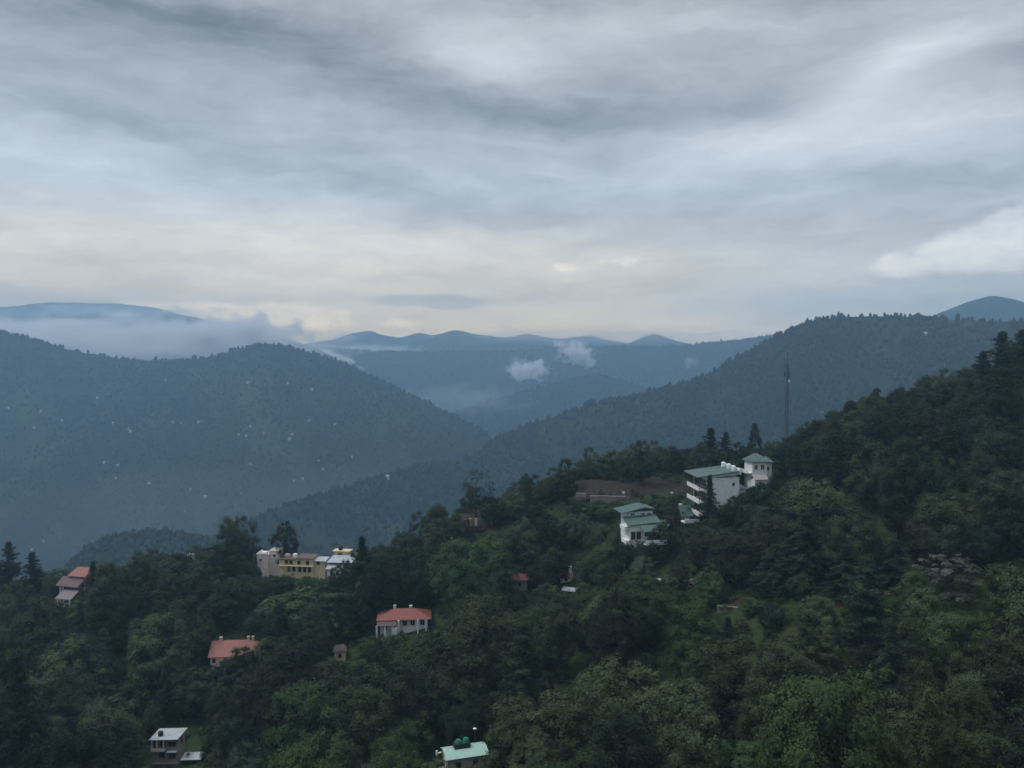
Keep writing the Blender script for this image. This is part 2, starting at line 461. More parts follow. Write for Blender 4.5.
def wood(hname, n, tmax, size, T, seed, label, pxlo=-200, pxhi=1250, tmin=-40, clear=0.42):
    xs, yc, zc, zat = HILLS[hname]; r_ = np.random.default_rng(seed)
    x = r_.uniform(xs[0], xs[-1], n); t = tmin + (tmax - tmin) * r_.random(n)
    # the crest gets a dense row of its own
    nc = int((xs[-1] - xs[0]) / size * 1.6); x = np.r_[x, r_.uniform(xs[0], xs[-1], nc)]; t = np.r_[t, r_.normal(0, 7, nc)]
    y = np.interp(x, xs, yc) - t
    px = 512 + F * x / y; keep = (px > pxlo) & (px < pxhi)
    keep &= (vnoise(x / 90, y / 130, seed + 1, 3) < clear) | (r_.random(len(x)) < 0.3)
    x, t, y = x[keep], t[keep], y[keep]
    z = zat(x, t, np.interp(x, xs, yc), np.interp(x, xs, zc))
    h = size * r_.uniform(0.55, 1.25, len(x)) * (1 + 0.5 * (r_.random(len(x)) < 0.06))
    sc_ = np.stack([h * r_.uniform(0.55, 0.95, len(x)), h], -1)
    tint = np.clip(0.42 + vnoise(x / 60, y / 60, seed + 5, 3) * 0.3 + r_.normal(0, 0.16, len(x)), 0, 1)
    V, Fc, A = replicate(T, np.stack([x, y, z - h * 0.12], -1), sc_, r_.uniform(0, 6.3, len(x)), tint, r_)
    o_ = link('forest', npmesh('forest', V, Fc, True, {'tint': A}), M_farwood)
    tag(o_, label, 'forest', None, 'stuff')


wood('right_hill', 34000, 520, 8, BT, 21, 'dark forest covering the right middle hill behind the mast', 40, 1080)
wood('knoll', 5000, 200, 6.0, BT, 22, 'dark wooded knoll in the valley behind the brown tiered house', 30, 330)
wood('left_hill', 42000, 900, 9, BT0, 23, 'blue hazy forest covering the big left hillside', -60, 560)
wood('middle_ridge', 12000, 500, 11, BT0, 24, 'pale hazy forest on the middle distance ridge', 200, 900, clear=0.9)
wood('valley_spur', 4500, 350, 10, BT0, 25, 'hazy forest on the small pointed spur in the valley', 430, 740, clear=0.9)
# ------------------------------------------------------------------ trees
M_oak = attr_mat('oak_leaves', (0.014, 0.023, 0.011), (0.052, 0.071, 0.034), (0.130, 0.152, 0.078))
M_green = attr_mat('green_leaves', (0.018, 0.036, 0.014), (0.044, 0.074, 0.028), (0.10, 0.14, 0.055))
M_dark = attr_mat('conifer_needles', (0.010, 0.020, 0.013), (0.024, 0.040, 0.023), (0.055, 0.074, 0.038))
M_olive = attr_mat('olive_leaves', (0.018, 0.024, 0.014), (0.062, 0.068, 0.044), (0.13, 0.135, 0.09))
M_brown = attr_mat('dry_twigs', (0.035, 0.03, 0.02), (0.06, 0.05, 0.035), (0.09, 0.075, 0.055))
M_flower = attr_mat('flowering_leaves', (0.02, 0.035, 0.02), (0.05, 0.06, 0.045), (0.13, 0.135, 0.11))
M_bark, nt, b = newmat('bark', 0.95, 0.1)
nb = noise(nt, objcoord(nt), 2.5, 4, 0.6)
nt.links.new(mixc(nt, nb, (0.05, 0.04, 0.03), (0.12, 0.10, 0.08)), b.inputs['Base Color'])


def tube(path, rad, n=6):
    """tapered tube along a list of points"""
    V, Fc = [], []
    for i, (p, r_) in enumerate(zip(path, rad)):
        p = np.array(p, float)
        d = np.array(path[min(i + 1, len(path) - 1)], float) - np.array(path[max(i - 1, 0)], float); d /= np.linalg.norm(d)
        a = np.cross(d, (0.3, 0.9, 0.1)); a /= np.linalg.norm(a); b_ = np.cross(d, a)
        for k in range(n):
            th = 2 * pi * k / n; V.append(p + r_ * (cos(th) * a + sin(th) * b_))
        if i:
            o_ = (i - 1) * n
            for k in range(n): Fc.append((o_ + k, o_ + (k + 1) % n, o_ + n + (k + 1) % n, o_ + n + k))
    return np.array(V), np.array(Fc)


def merge(parts):
    V, Fc, off = [], [], 0
    for v, f in parts: V.append(v); Fc.append(f + off); off += len(v)
    return np.concatenate(V), np.concatenate(Fc)


def leaf_mesh(name, puffs, per, size, rg, mat, flat=1.0, core=True, horiz=0.12):
    """puffs: rows (x, y, z, radius, flatness, tint); leaves are small bent quads over every puff"""
    P = np.array(puffs, float); n = len(P)
    cnt = np.maximum(6, (per * (P[:, 3] / P[:, 3].mean()) ** 2).astype(int))
    idx = np.repeat(np.arange(n), cnt); m_ = len(idx)
    d = rg.normal(size=(m_, 3)); ax_ = P[idx, :3] * np.array([1, 1, 0]); d += 0.45 * ax_ / (np.linalg.norm(ax_, axis=1)[:, None] + .5); d[:, 2] += 0.25; d /= np.linalg.norm(d, axis=1)[:, None]
    rr = P[idx, 3] * (0.6 + 0.55 * rg.random(m_))
    c_ = P[idx, :3] + d * rr[:, None] * np.c_[np.ones(m_), np.ones(m_), P[idx, 4]]
    cen = np.array([0, 0, P[:, 2].min() + 0.38 * (P[:, 2].max() - P[:, 2].min())]); cd = c_ - cen; cd /= np.linalg.norm(cd, axis=1)[:, None] + 1e-6
    nrm = d * 0.42 + cd * 0.72 + np.array([0, 0, horiz]) + rg.normal(0, 0.26, (m_, 3)); nrm /= np.linalg.norm(nrm, axis=1)[:, None]
    a = np.cross(nrm, rg.normal(size=(m_, 3))); a /= np.linalg.norm(a, axis=1)[:, None]; b_ = np.cross(nrm, a)
    s_ = (size * rg.uniform(0.6, 1.3, m_))[:, None]
    lift = nrm * s_ * 0.18
    q = np.stack([c_ - a * s_ * .5, c_ - b_ * s_ * .34 + lift, c_ + a * s_ * .5, c_ + b_ * s_ * .34 + lift], 1)
    V = q.reshape(-1, 3); T = np.clip(P[idx, 5] + rg.normal(0, 0.14, m_), 0, 1)
    Fq = np.arange(m_ * 4).reshape(-1, 4); F3 = np.concatenate([Fq[:, [0, 1, 2]], Fq[:, [0, 2, 3]]]); A = np.r_[T, T]
    if core:
        tv, tf = ico(0); off = len(V)
        cv = (tv[None] * (P[:, 3] * 0.5)[:, None, None] * np.stack([np.ones(n), np.ones(n), P[:, 4]], -1)[:, None] + P[:, None, :3]).reshape(-1, 3)
        cf = (tf[None] + (np.arange(n) * len(tv))[:, None, None] + off).reshape(-1, 3)
        V = np.r_[V, cv]; F3 = np.r_[F3, cf]; A = np.r_[A, np.repeat(P[:, 5] * 0.8, len(tf))]  # added inner cores block stray light; crown shade is put into their darker tint
    me = npmesh(name, V, F3, False, {'tint': A}); me.materials.append(mat)
    return me


def puffs_dome(rg, H, Rr, base, n, pr, lump=0.2):
    """broadleaf crown: puffs over an uneven ovoid with boughs that bulge and hollows between them"""
    zc = base + 0.36 * (H - base); P = []
    bd = rg.normal(size=(12, 3)); bd[:, 2] = abs(bd[:, 2]) * 0.8; bd /= np.linalg.norm(bd, axis=1)[:, None]
    ba = np.r_[rg.uniform(0.6, 1.2, 8) * lump, -rg.uniform(0.8, 1.4, 4) * lump]; bt = rg.normal(0, 0.09, 12)
    for _ in range(n):
        d = rg.normal(size=3); d[2] += 0.35; d /= np.linalg.norm(d)
        w = np.maximum(bd @ d, 0) ** 7
        m = 1 - lump * 0.3 + float((w * ba).sum()); u = rg.uniform(0.86, 1.03) if rg.random() < 0.85 else rg.uniform(0.5, 0.85)
        q = np.array([0, 0, zc]) + d * u * m * np.array([Rr, Rr, (H - zc) if d[2] > 0 else (zc - base * 0.6)])
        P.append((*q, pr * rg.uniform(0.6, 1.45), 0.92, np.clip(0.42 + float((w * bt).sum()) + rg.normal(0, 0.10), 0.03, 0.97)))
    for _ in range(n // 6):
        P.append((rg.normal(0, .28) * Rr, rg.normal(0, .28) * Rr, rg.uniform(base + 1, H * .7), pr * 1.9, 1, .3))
    return P


def puffs_tiers(rg, H, Rr, base, tiers, arms, pr, droop=0.15, power=0.9, gap=0.0, irregular=0.2):
    """conifer crown: arms of flat sprays in tiers round the stem"""
    P = []
    for t_ in range(tiers):
        f = t_ / (tiers - 1); z = base + (H - base) * f ** 0.92
        r_ = Rr * (1 - f) ** power + 0.25
        for k in range(max(3, int(arms * (0.4 + 0.6 * (1 - f))))):
            if rg.random() < gap: continue
            a = rg.uniform(0, 6.28); L = r_ * rg.uniform(1 - irregular * 1.6, 1 + irregular)
            tl = np.clip(rg.normal(0.42, 0.14), 0, 1)
            st = max(1, int(L / (pr * 0.95)))
            for j in range(st + 1):
                u = (j + 0.35) / (st + 0.6)
                P.append((cos(a) * L * u, sin(a) * L * u, z + L * u * 0.18 - droop * L * u * u * 2 + rg.normal(0, 0.12), pr * rg.uniform(0.7, 1.15) * (1.05 - 0.4 * u), 0.6, tl + 0.12 * u))
    P.append((0, 0, H, pr * 0.35, 1.6, 0.5))
    return P


def trunk_mesh(name, rg, H, r0, base, Rr, limbs=5, top=0.8):
    lean = rg.normal(0, 0.25, 2)
    pts = [(lean[0] * f * f, lean[1] * f * f, H * top * f - 1.2 * (1 - f)) for f in np.linspace(0, 1, 6)]
    parts = [tube(pts, [r0 * (1 - 0.8 * f) * (1.35 if f == 0 else 1) for f in np.linspace(0, 1, 6)], 7)]
    for i in range(limbs):
        a = i * 2.4 + rg.uniform(0, 0.8); z0 = base * rg.uniform(0.6, 1.0) + (H - base) * rg.uniform(0, 0.35); L = Rr * rg.uniform(0.55, 0.85)
        parts.append(tube([(0, 0, z0), (cos(a) * L * .45, sin(a) * L * .45, z0 + L * .3), (cos(a) * L, sin(a) * L, z0 + L * .62)], [r0 * .4, r0 * .28, r0 * .08], 5))
    v, f = merge(parts); me = npmesh(name, v, f, True); me.materials.append(M_bark)
    return me


TREEKIT = {}      # kind -> list of (crown mesh, trunk mesh, height, width)


def kit(kind, fn, n):
    TREEKIT[kind] = []
    for i in range(n):
        rg = np.random.default_rng(abs(hash_(kind)) + i * 13)
        TREEKIT[kind].append(fn(rg))


def hash_(s): return sum((i + 1) * ord(c) * 31 for i, c in enumerate(s))


def k_oak(mat):
    def f(rg):
        H = 12.5 * rg.uniform(0.9, 1.1); Rr = 5.2 * rg.uniform(0.9, 1.12); base = 0.9
        P = puffs_dome(rg, H, Rr, base, 125, 0.95, rg.uniform(.16, .3))
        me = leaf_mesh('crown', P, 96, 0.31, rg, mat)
        return me, trunk_mesh('trunk', rg, H, 0.32, base, Rr), H, 2 * Rr
    return f


def k_tall(mat):
    def f(rg):
        H = 16.0 * rg.uniform(0.95, 1.05); Rr = 4.1; base = 2.0
        P = puffs_dome(rg, H, Rr, base, 120, 0.85)
        me = leaf_mesh('crown', P, 90, 0.31, rg, mat)
        return me, trunk_mesh('trunk', rg, H, 0.3, base, Rr), H, 2 * Rr
    return f


def k_cone(rg):          # oak of pointed outline
    H = 14.5; Rr = 4.8; base = 0.8; P = []
    for _ in range(150):
        f = rg.random() ** 1.3; r_ = Rr * (1 - f) ** 0.72 + 0.3; a = rg.uniform(0, 6.28); u = rg.uniform(0.6, 1.06) ** 0.7
        r_ *= 1 + 0.18 * sin(a * 3 + f * 9)
        P.append((cos(a) * r_ * u, sin(a) * r_ * u, base + (H - base - .6) * f, rg.uniform(0.6, 1.15), 0.8, np.clip(rg.normal(0.42 + 0.12 * sin(a * 2 + 4 * f), 0.13), 0, 1)))
    return leaf_mesh('crown', P, 90, 0.31, rg, M_oak), trunk_mesh('trunk', rg, H, 0.3, base, Rr), H, 2 * Rr


def k_deodar(rg):
    H = 17.0; Rr = 4.7; base = 1.6
    P = puffs_tiers(rg, H, Rr, base, 22, 12, 0.85, irregular=0.3)
    return leaf_mesh('crown', P, 30, 0.34, rg, M_dark, horiz=0.4), trunk_mesh('trunk', rg, H, 0.33, base, 1.0, 0, 0.97), H, 2 * Rr


def k_pine(rg):
    H = 16.0; Rr = 3.9; base = 2.2
    P = puffs_tiers(rg, H, Rr, base, 14, 10, 1.0, droop=-0.05, power=0.6, gap=0.12, irregular=0.35)
    return leaf_mesh('crown', P, 50, 0.34, rg, M_dark, horiz=0.3), trunk_mesh('trunk', rg, H, 0.28, base, 2.5, 4, 0.96), H, 2 * Rr


def k_cypress(rg):
    H = 12.0; P = []
    for _ in range(120):
        f = rg.random(); r_ = 1.9 * min(1, (f + 0.12) * 3) * (1 - f) ** 0.75 + 0.12; a = rg.uniform(0, 6.28)
        P.append((cos(a) * r_, sin(a) * r_, 0.7 + 11 * f, rg.uniform(0.35, 0.62), 1.2, np.clip(rg.normal(0.4, 0.12), 0, 1)))
    return leaf_mesh('crown', P, 40, 0.28, rg, M_dark, horiz=0.2), trunk_mesh('trunk', rg, H, 0.2, 1, 1.0, 0, 0.9), H, 4.0


def k_young(rg):
    H = 6.5 * rg.uniform(0.9, 1.15); Rr = 2.7; base = 0.6
    P = puffs_dome(rg, H, Rr, base, 70, 0.62)
    return leaf_mesh('crown', P, 40, 0.34, rg, M_green), trunk_mesh('trunk', rg, H, 0.12, base, Rr, 3), H, 2 * Rr


def k_airy(rg):          # loose, see-through crown on visible stems
    H = 14.0; Rr = 4.0; base = 4.5
    P = puffs_dome(rg, H, Rr, base, 85, 0.7)
    return leaf_mesh('crown', P, 34, 0.34, rg, M_oak, core=False), trunk_mesh('trunk', rg, H, 0.26, base, Rr, 9, 0.9), H, 2 * Rr


def k_brown(rg):
    H = 8.0; Rr = 3.2; base = 0.8
    P = puffs_dome(rg, H, Rr, base, 80, 0.6)
    return leaf_mesh('crown', P, 40, 0.26, rg, M_brown, core=False), trunk_mesh('trunk', rg, H, 0.18, base, Rr, 9, 0.9), H, 2 * Rr


def k_flower(rg):
    H = 9.0; Rr = 5.2; base = 2.6; P = []
    for _ in range(110):
        a = rg.uniform(0, 6.28); r_ = Rr * sqrt(rg.random()); k = int(rg.integers(0, 3))
        P.append((cos(a) * r_, sin(a) * r_, base + k * 2.2 + 1.2 - 0.06 * r_ * r_ + rg.normal(0, .25), rg.uniform(.5, .85), 0.4, np.clip(rg.normal(0.5 + 0.12 * k, 0.22), 0, 1)))
    return leaf_mesh('crown', P, 40, 0.36, rg, M_flower, horiz=0.7), trunk_mesh('trunk', rg, H, 0.25, base, Rr, 8, 0.9), H, 2 * Rr


kit('oak', k_oak(M_oak), 6)
kit('green_oak', k_oak(M_green), 3)
kit('dark_oak', k_oak(M_dark), 3)
TREEKIT['oak'] += [k_oak(M_olive)(np.random.default_rng(90 + i)) for i in range(3)]
kit('tall', k_tall(M_oak), 3)
kit('cone', k_cone, 3)
kit('deodar', k_deodar, 3)
kit('pine', k_pine, 3)
kit('cypress', k_cypress, 1)
kit('young', k_young, 3)
kit('airy', k_airy, 2)
kit('brown', k_brown, 1)
kit('flower', k_flower, 1)
KNAME = {'oak': 'oak_tree', 'green_oak': 'broadleaf_tree', 'dark_oak': 'evergreen_oak', 'tall': 'tall_oak', 'cone': 'pointed_oak', 'deodar': 'deodar_tree', 'pine': 'pine_tree',
         'cypress': 'cypress_tree', 'young': 'young_tree', 'airy': 'airy_tree', 'brown': 'withered_tree', 'flower': 'flowering_tree'}
# kind, variant, x, y, height, width, turn, label
TREES = [
('pine',3,-170.5,275.0,17.8,8.7,3.2,'little dark tiered pine above the grey-roofed edge house, only one there'),
('pine',4,-157.8,267.0,14.7,7.2,6.1,'little dark tiered pine right of the grey-roofed edge house, only one there'),
('deodar',0,-125.4,243.0,12.7,7.1,2.4,'little dark conical deodar right of the tiered house, only one there'),
('oak',1,-111.4,248.0,12.1,10.3,5.7,'grey-green round oak left of the crest cottages, second nearest'),
('oak',2,-104.4,245.0,9.7,8.4,3.0,'grey-green round oak left of the crest cottages, nearest of 2'),
('dark_oak',4,-104.0,253.0,8.5,7.4,5.0,'little dark evergreen oak left of the crest cottages, only one there'),
('oak',2,-100.1,259.0,8.1,6.9,6.2,'little grey-green round oak left of the crest cottages, only one there'),
('oak',1,-90.9,268.0,19.0,12.4,5.8,'grey-green round oak above and left of the white cube house, only one there'),
('dark_oak',2,-88.5,248.0,12.8,10.9,3.8,'dark evergreen oak right of the crest cottages, only one there'),
('dark_oak',0,-81.5,265.0,10.1,8.4,4.4,'dark evergreen oak left of the white cube house, only one there'),
('oak',2,-74.6,266.0,16.5,9.1,4.2,'grey-green round oak above and right of the white cube house, only one there'),
('dark_oak',4,-80.7,250.0,8.0,6.7,0.8,'little dark evergreen oak below and left of the white cube house, only one there'),
('deodar',2,-44.1,239.0,16.8,9.9,3.1,'dark conical deodar right of the yellow house, only one there'),
('oak',2,-50.8,244.0,8.4,7.1,3.1,'little grey-green round oak right of the yellow house, only one there'),
('dark_oak',1,-36.9,236.0,12.2,10.4,2.2,'dark evergreen oak above the red bungalow, only one there'),
('oak',4,-31.5,246.0,12.0,10.2,1.4,'grey-green round oak above the red bungalow, only one there'),
('cone',0,-22.9,249.0,16.6,12.8,4.0,'pointed-crowned oak left of the tiny shrine, only one there'),
('dark_oak',2,-29.4,260.0,12.1,9.5,5.9,'dark evergreen oak left of the tiny shrine, only one there'),
('oak',2,-16.3,245.0,10.6,9.0,1.7,'grey-green round oak left of the tiny shrine, only one there'),
('airy',2,-11.2,254.0,18.2,10.2,5.8,'tall airy tree above and left of the tiny shrine, only one there'),
('dark_oak',0,-5.5,251.0,9.1,8.0,4.2,'dark evergreen oak above the tiny shrine, only one there'),
('oak',1,0.3,251.0,8.3,7.3,4.3,'little grey-green round oak above and right of the tiny shrine, nearest of 3'),
('oak',1,5.9,266.0,10.4,7.1,4.8,'little grey-green round oak above and right of the tiny shrine, second nearest'),
('oak',2,10.3,254.0,8.1,6.8,2.9,'little grey-green round oak above and right of the tiny shrine, third nearest'),
('tall',4,16.5,250.0,13.0,6.7,1.4,'little tall oval oak left of the earth terrace, only one there'),
('oak',0,22.4,258.0,9.0,7.6,6.0,'little grey-green round oak left of the earth terrace, nearest of 2'),
('oak',0,26.0,259.0,10.3,8.2,2.4,'grey-green round oak above and left of the earth terrace, only one there'),
('oak',4,31.0,258.0,10.1,8.2,4.6,'little grey-green round oak above and left of the earth terrace, only one there'),
('oak',0,36.2,255.0,9.6,8.1,5.7,'grey-green round oak above the earth terrace, only one there'),
('tall',0,39.2,248.0,12.9,6.7,3.4,'little tall oval oak above and right of the earth terrace, only one there'),
('oak',0,48.6,274.0,9.8,7.4,1.7,'little grey-green round oak above and right of the earth terrace, only one there'),
('oak',4,52.0,262.0,9.2,7.7,2.4,'little grey-green round oak above and left of the tall hotel, only one there'),
('pine',1,61.8,254.0,15.2,7.4,2.7,'little dark tiered pine above the tall hotel, only one there'),
('pine',3,66.0,252.0,13.7,6.8,6.0,'little dark tiered pine above and left of the white lodge, only one there'),
('cypress',0,78.2,263.0,13.1,5.5,1.9,'little narrow dark cypress above the white lodge, only one there'),
('oak',1,81.5,255.0,8.0,6.8,5.1,'little grey-green round oak above and right of the white lodge, only one there'),
('dark_oak',3,85.1,252.0,8.6,7.4,2.5,'little dark evergreen oak above and right of the white lodge, only one there'),
('oak',0,90.8,255.0,9.4,8.1,5.5,'grey-green round oak below and right of the radio mast, nearest of 2'),
('cone',0,104.3,252.0,12.7,8.6,3.9,'pointed-crowned oak right of the radio mast, only one there'),
('dark_oak',2,115.3,249.0,9.5,7.9,4.4,'dark evergreen oak right of the radio mast, second nearest'),
('oak',1,122.5,254.0,10.4,8.7,4.4,'grey-green round oak right of the radio mast, nearest of 3'),
('green_oak',2,130.8,256.0,11.0,9.4,0.6,'fresh green broadleaf right of the radio mast, second nearest'),
('oak',0,132.0,247.0,10.0,8.4,2.3,'grey-green round oak right of the radio mast, third nearest'),
('tall',3,126.8,228.0,14.1,7.2,3.1,'tall oval oak right of the radio mast, only one there'),
('pine',4,135.7,236.0,15.3,7.5,4.0,'dark tiered pine right of the radio mast, nearest of 3'),
('pine',1,138.7,232.0,19.6,9.6,3.6,'dark tiered pine right of the radio mast, second nearest'),
('pine',2,140.6,226.0,20.1,9.9,0.4,'dark tiered pine right of the radio mast, third nearest'),
('dark_oak',4,122.5,224.0,11.0,9.3,2.4,'dark evergreen oak right of the radio mast, seventh nearest'),
('dark_oak',0,127.8,219.0,11.2,9.6,3.0,'dark evergreen oak above the blossoming tree, fourth nearest'),
('dark_oak',0,132.6,216.0,12.5,10.5,4.2,'dark evergreen oak above the blossoming tree, fifth nearest'),
('dark_oak',0,106.7,225.0,11.7,9.9,3.1,'dark evergreen oak right of the radio mast, third nearest'),
('dark_oak',2,95.9,219.0,11.8,10.1,3.8,'dark evergreen oak right of the radio mast, nearest of 7'),
('oak',2,111.9,219.0,11.4,9.6,5.9,'grey-green round oak right of the radio mast, second nearest'),
('dark_oak',2,87.2,214.0,12.0,10.4,0.6,'dark evergreen oak below and right of the radio mast, only one there'),
('dark_oak',2,76.9,218.0,13.7,11.7,0.9,'dark evergreen oak right of the white lodge, only one there'),
('oak',2,86.9,229.0,11.8,10.1,2.0,'grey-green round oak below and right of the radio mast, second nearest'),
('dark_oak',3,110.1,201.0,12.1,10.3,4.7,'dark evergreen oak above the blossoming tree, second nearest'),
('dark_oak',0,116.4,195.0,12.3,10.5,2.4,'dark evergreen oak above and right of the blossoming tree, third nearest'),
('dark_oak',2,98.6,205.0,12.0,10.0,4.6,'dark evergreen oak right of the radio mast, fifth nearest'),
('deodar',3,52.4,216.0,16.0,7.4,1.8,'dark conical deodar right of the low pavilion, only one there'),
('dark_oak',0,69.6,247.0,8.7,6.0,1.8,'little dark evergreen oak left of the white lodge, only one there'),
('oak',1,70.2,187.0,19.3,16.9,5.7,'big grey-green round oak below and right of the white lodge, only one there'),
('oak',2,62.7,189.0,15.1,12.9,5.1,'grey-green round oak below the white lodge, only one there'),
('oak',2,74.1,177.0,13.9,11.7,4.0,'grey-green round oak left of the blossoming tree, nearest of 2'),
('deodar',4,64.7,179.0,15.5,13.1,0.1,'dark conical deodar above and right of the broken wall, second nearest'),
('deodar',3,70.3,171.0,10.4,10.4,3.2,'dark conical deodar left of the blossoming tree, second nearest'),
('deodar',1,57.9,179.0,11.1,11.4,5.6,'dark conical deodar above and right of the broken wall, nearest of 2'),
('deodar',3,80.6,171.0,9.6,9.6,3.5,'dark conical deodar left of the blossoming tree, nearest of 2'),
('oak',1,93.2,175.0,15.1,13.2,5.3,'grey-green round oak above the blossoming tree, only one there'),
('oak',0,89.9,176.0,11.4,9.9,4.7,'grey-green round oak above and left of the blossoming tree, only one there'),
('dark_oak',1,97.3,171.0,11.2,9.6,3.7,'dark evergreen oak above and right of the blossoming tree, nearest of 4'),
('oak',4,107.4,178.0,13.1,11.3,4.0,'grey-green round oak above and right of the blossoming tree, only one there'),
('dark_oak',2,106.2,169.0,13.8,11.5,3.0,'dark evergreen oak above and right of the blossoming tree, second nearest'),
('oak',1,52.4,191.0,13.6,12.6,5.6,'grey-green round oak above and right of the white shed, only one there'),
('oak',0,48.2,202.0,10.7,9.9,6.1,'grey-green round oak below the low pavilion, only one there'),
('oak',3,59.7,199.0,9.3,8.3,2.2,'grey-green round oak below and right of the tall hotel, second nearest'),
('flower',4,87.5,163.0,10.2,12.3,4.0,'spreading pale-blossomed tree right of the broken wall, only one there'),
('green_oak',4,79.4,161.0,7.9,6.7,0.4,'fresh green broadleaf below and left of the blossoming tree, only one there'),
('young',3,61.7,172.0,6.5,5.5,5.0,'small bright green tree right of the broken wall, second nearest'),
('oak',1,50.7,123.0,16.1,14.7,5.9,'big grey-green round oak right of the withered tree, only one there'),
('oak',0,56.8,118.0,11.3,12.1,1.5,'big grey-green round oak below the blossoming tree, only one there'),
('green_oak',4,62.4,105.0,9.5,10.8,1.5,'big fresh green broadleaf below the blossoming tree, second nearest'),
('green_oak',3,37.9,123.0,8.9,9.0,6.2,'fresh green broadleaf right of the withered tree, only one there'),
('tall',1,41.8,224.0,8.3,6.0,2.5,'little tall oval oak left of the low pavilion, only one there'),
('oak',4,-9.0,182.0,20.6,16.9,5.8,'big grey-green round oak right of the red bungalow, only one there'),
('oak',1,-16.1,171.0,19.2,17.9,4.9,'big grey-green round oak below and right of the red bungalow, only one there'),
('cone',1,-0.9,180.0,16.3,14.0,4.9,'big pointed-crowned oak below the orange-roofed hut, only one there'),
('cone',1,8.0,146.0,16.2,15.0,0.4,'big pointed-crowned oak right of the teal-roofed house, only one there'),
('oak',1,20.0,147.0,17.9,16.1,4.4,'big grey-green round oak above and left of the withered tree, second nearest'),
('oak',4,4.9,141.0,9.9,8.6,2.1,'grey-green round oak right of the teal-roofed house, only one there'),
('oak',4,21.2,179.0,14.4,13.1,4.9,'grey-green round oak below and right of the chimney cottage, second nearest'),
('oak',3,16.6,184.0,10.4,9.0,3.9,'grey-green round oak below the chimney cottage, only one there'),
('green_oak',3,30.1,177.0,12.3,10.4,2.6,'fresh green broadleaf below and left of the white shed, only one there'),
('green_oak',4,35.8,163.0,13.2,11.1,2.0,'fresh green broadleaf below and left of the broken wall, second nearest'),
('oak',2,40.8,146.0,15.2,15.3,1.8,'big grey-green round oak below the broken wall, only one there'),
('dark_oak',1,-36.3,223.0,16.0,13.6,3.0,'dark evergreen oak above and left of the red bungalow, only one there'),
('dark_oak',0,-43.6,218.0,12.4,10.6,5.5,'dark evergreen oak above the tower-like hut, only one there'),
('dark_oak',3,-25.5,225.0,12.6,11.0,4.0,'dark evergreen oak above and right of the red bungalow, only one there'),
('oak',1,-15.9,226.0,14.1,12.1,6.1,'grey-green round oak above and right of the red bungalow, only one there'),
('oak',3,-85.6,212.0,16.3,14.0,4.1,'grey-green round oak above and left of the red gable-roofed house, only one there'),
('oak',1,-95.7,214.0,11.8,10.4,3.9,'grey-green round oak above the cream field shed, only one there'),
('oak',0,-106.8,191.0,17.9,16.8,0.1,'big grey-green round oak left of the cream field shed, only one there'),
('oak',0,-91.1,237.0,13.8,11.6,6.3,'grey-green round oak below the crest cottages, only one there'),
('dark_oak',3,-79.7,226.0,11.6,9.9,3.1,'dark evergreen oak above the red gable-roofed house, only one there'),
('dark_oak',3,-64.2,215.0,13.1,11.5,0.1,'dark evergreen oak above and right of the red gable-roofed house, only one there'),
('dark_oak',4,-53.0,218.0,11.4,9.6,6.1,'dark evergreen oak above and left of the tower-like hut, only one there'),
('oak',0,-51.7,180.0,18.8,15.8,5.3,'big grey-green round oak below and right of the red gable-roofed house, only one there'),
('oak',0,-40.8,181.0,11.1,10.2,1.9,'grey-green round oak below the tower-like hut, only one there'),
('oak',0,-28.7,161.0,16.3,14.9,0.8,'big grey-green round oak below and right of the tower-like hut, only one there'),
('oak',1,-87.8,176.0,18.2,14.2,0.2,'big grey-green round oak above and left of the concrete house, only one there'),
('cone',0,-64.5,178.0,10.7,7.4,4.7,'pointed-crowned oak right of the concrete house, only one there'),
('oak',3,-101.2,189.0,10.4,9.2,0.8,'grey-green round oak below and left of the cream field shed, nearest of 2'),
('oak',4,-107.0,179.0,13.0,10.9,1.6,'grey-green round oak below and left of the cream field shed, second nearest'),
('green_oak',3,-22.1,159.0,9.3,9.7,5.6,'fresh green broadleaf left of the teal-roofed house, nearest of 3'),
('oak',3,-68.7,204.0,9.5,9.0,3.7,'grey-green round oak below and right of the red gable-roofed house, only one there'),
('oak',0,-64.0,207.0,8.8,8.6,5.6,'grey-green round oak right of the red gable-roofed house, only one there'),
('dark_oak',0,-76.7,205.0,6.0,5.5,4.2,'little dark evergreen oak below and left of the red gable-roofed house, only one there'),
('dark_oak',3,29.9,211.0,8.3,5.7,5.2,'little dark evergreen oak below the stepped guest house, only one there'),
('oak',3,36.9,210.0,8.2,6.7,1.4,'grey-green round oak below and right of the stepped guest house, only one there'),
('oak',4,27.7,225.0,6.5,5.5,5.7,'little grey-green round oak below and left of the stepped guest house, only one there'),
('oak',0,40.6,212.0,8.7,6.7,4.6,'grey-green round oak below and left of the low pavilion, only one there'),
('oak',3,60.0,219.0,6.7,6.4,6.0,'little grey-green round oak below and right of the tall hotel, only one there'),
('dark_oak',0,64.0,221.0,8.3,7.0,1.8,'dark evergreen oak below the white lodge, second nearest'),
('oak',0,18.4,191.0,9.2,7.9,1.8,'grey-green round oak below and right of the chimney cottage, nearest of 2'),
('young',2,-58.6,224.0,11.1,19.1,5.0,'big small bright green tree below the yellow house, only one there'),
('young',2,-51.2,228.0,7.4,11.1,2.3,'small bright green tree below and right of the yellow house, second nearest'),
('young',4,23.1,241.0,4.1,5.9,5.9,'small bright green tree below and left of the earth terrace, only one there'),
('young',2,26.9,238.0,4.3,6.4,6.2,'small bright green tree above and left of the stepped guest house, only one there'),
('oak',0,18.8,243.0,5.3,5.9,3.3,'little grey-green round oak left of the earth terrace, second nearest'),
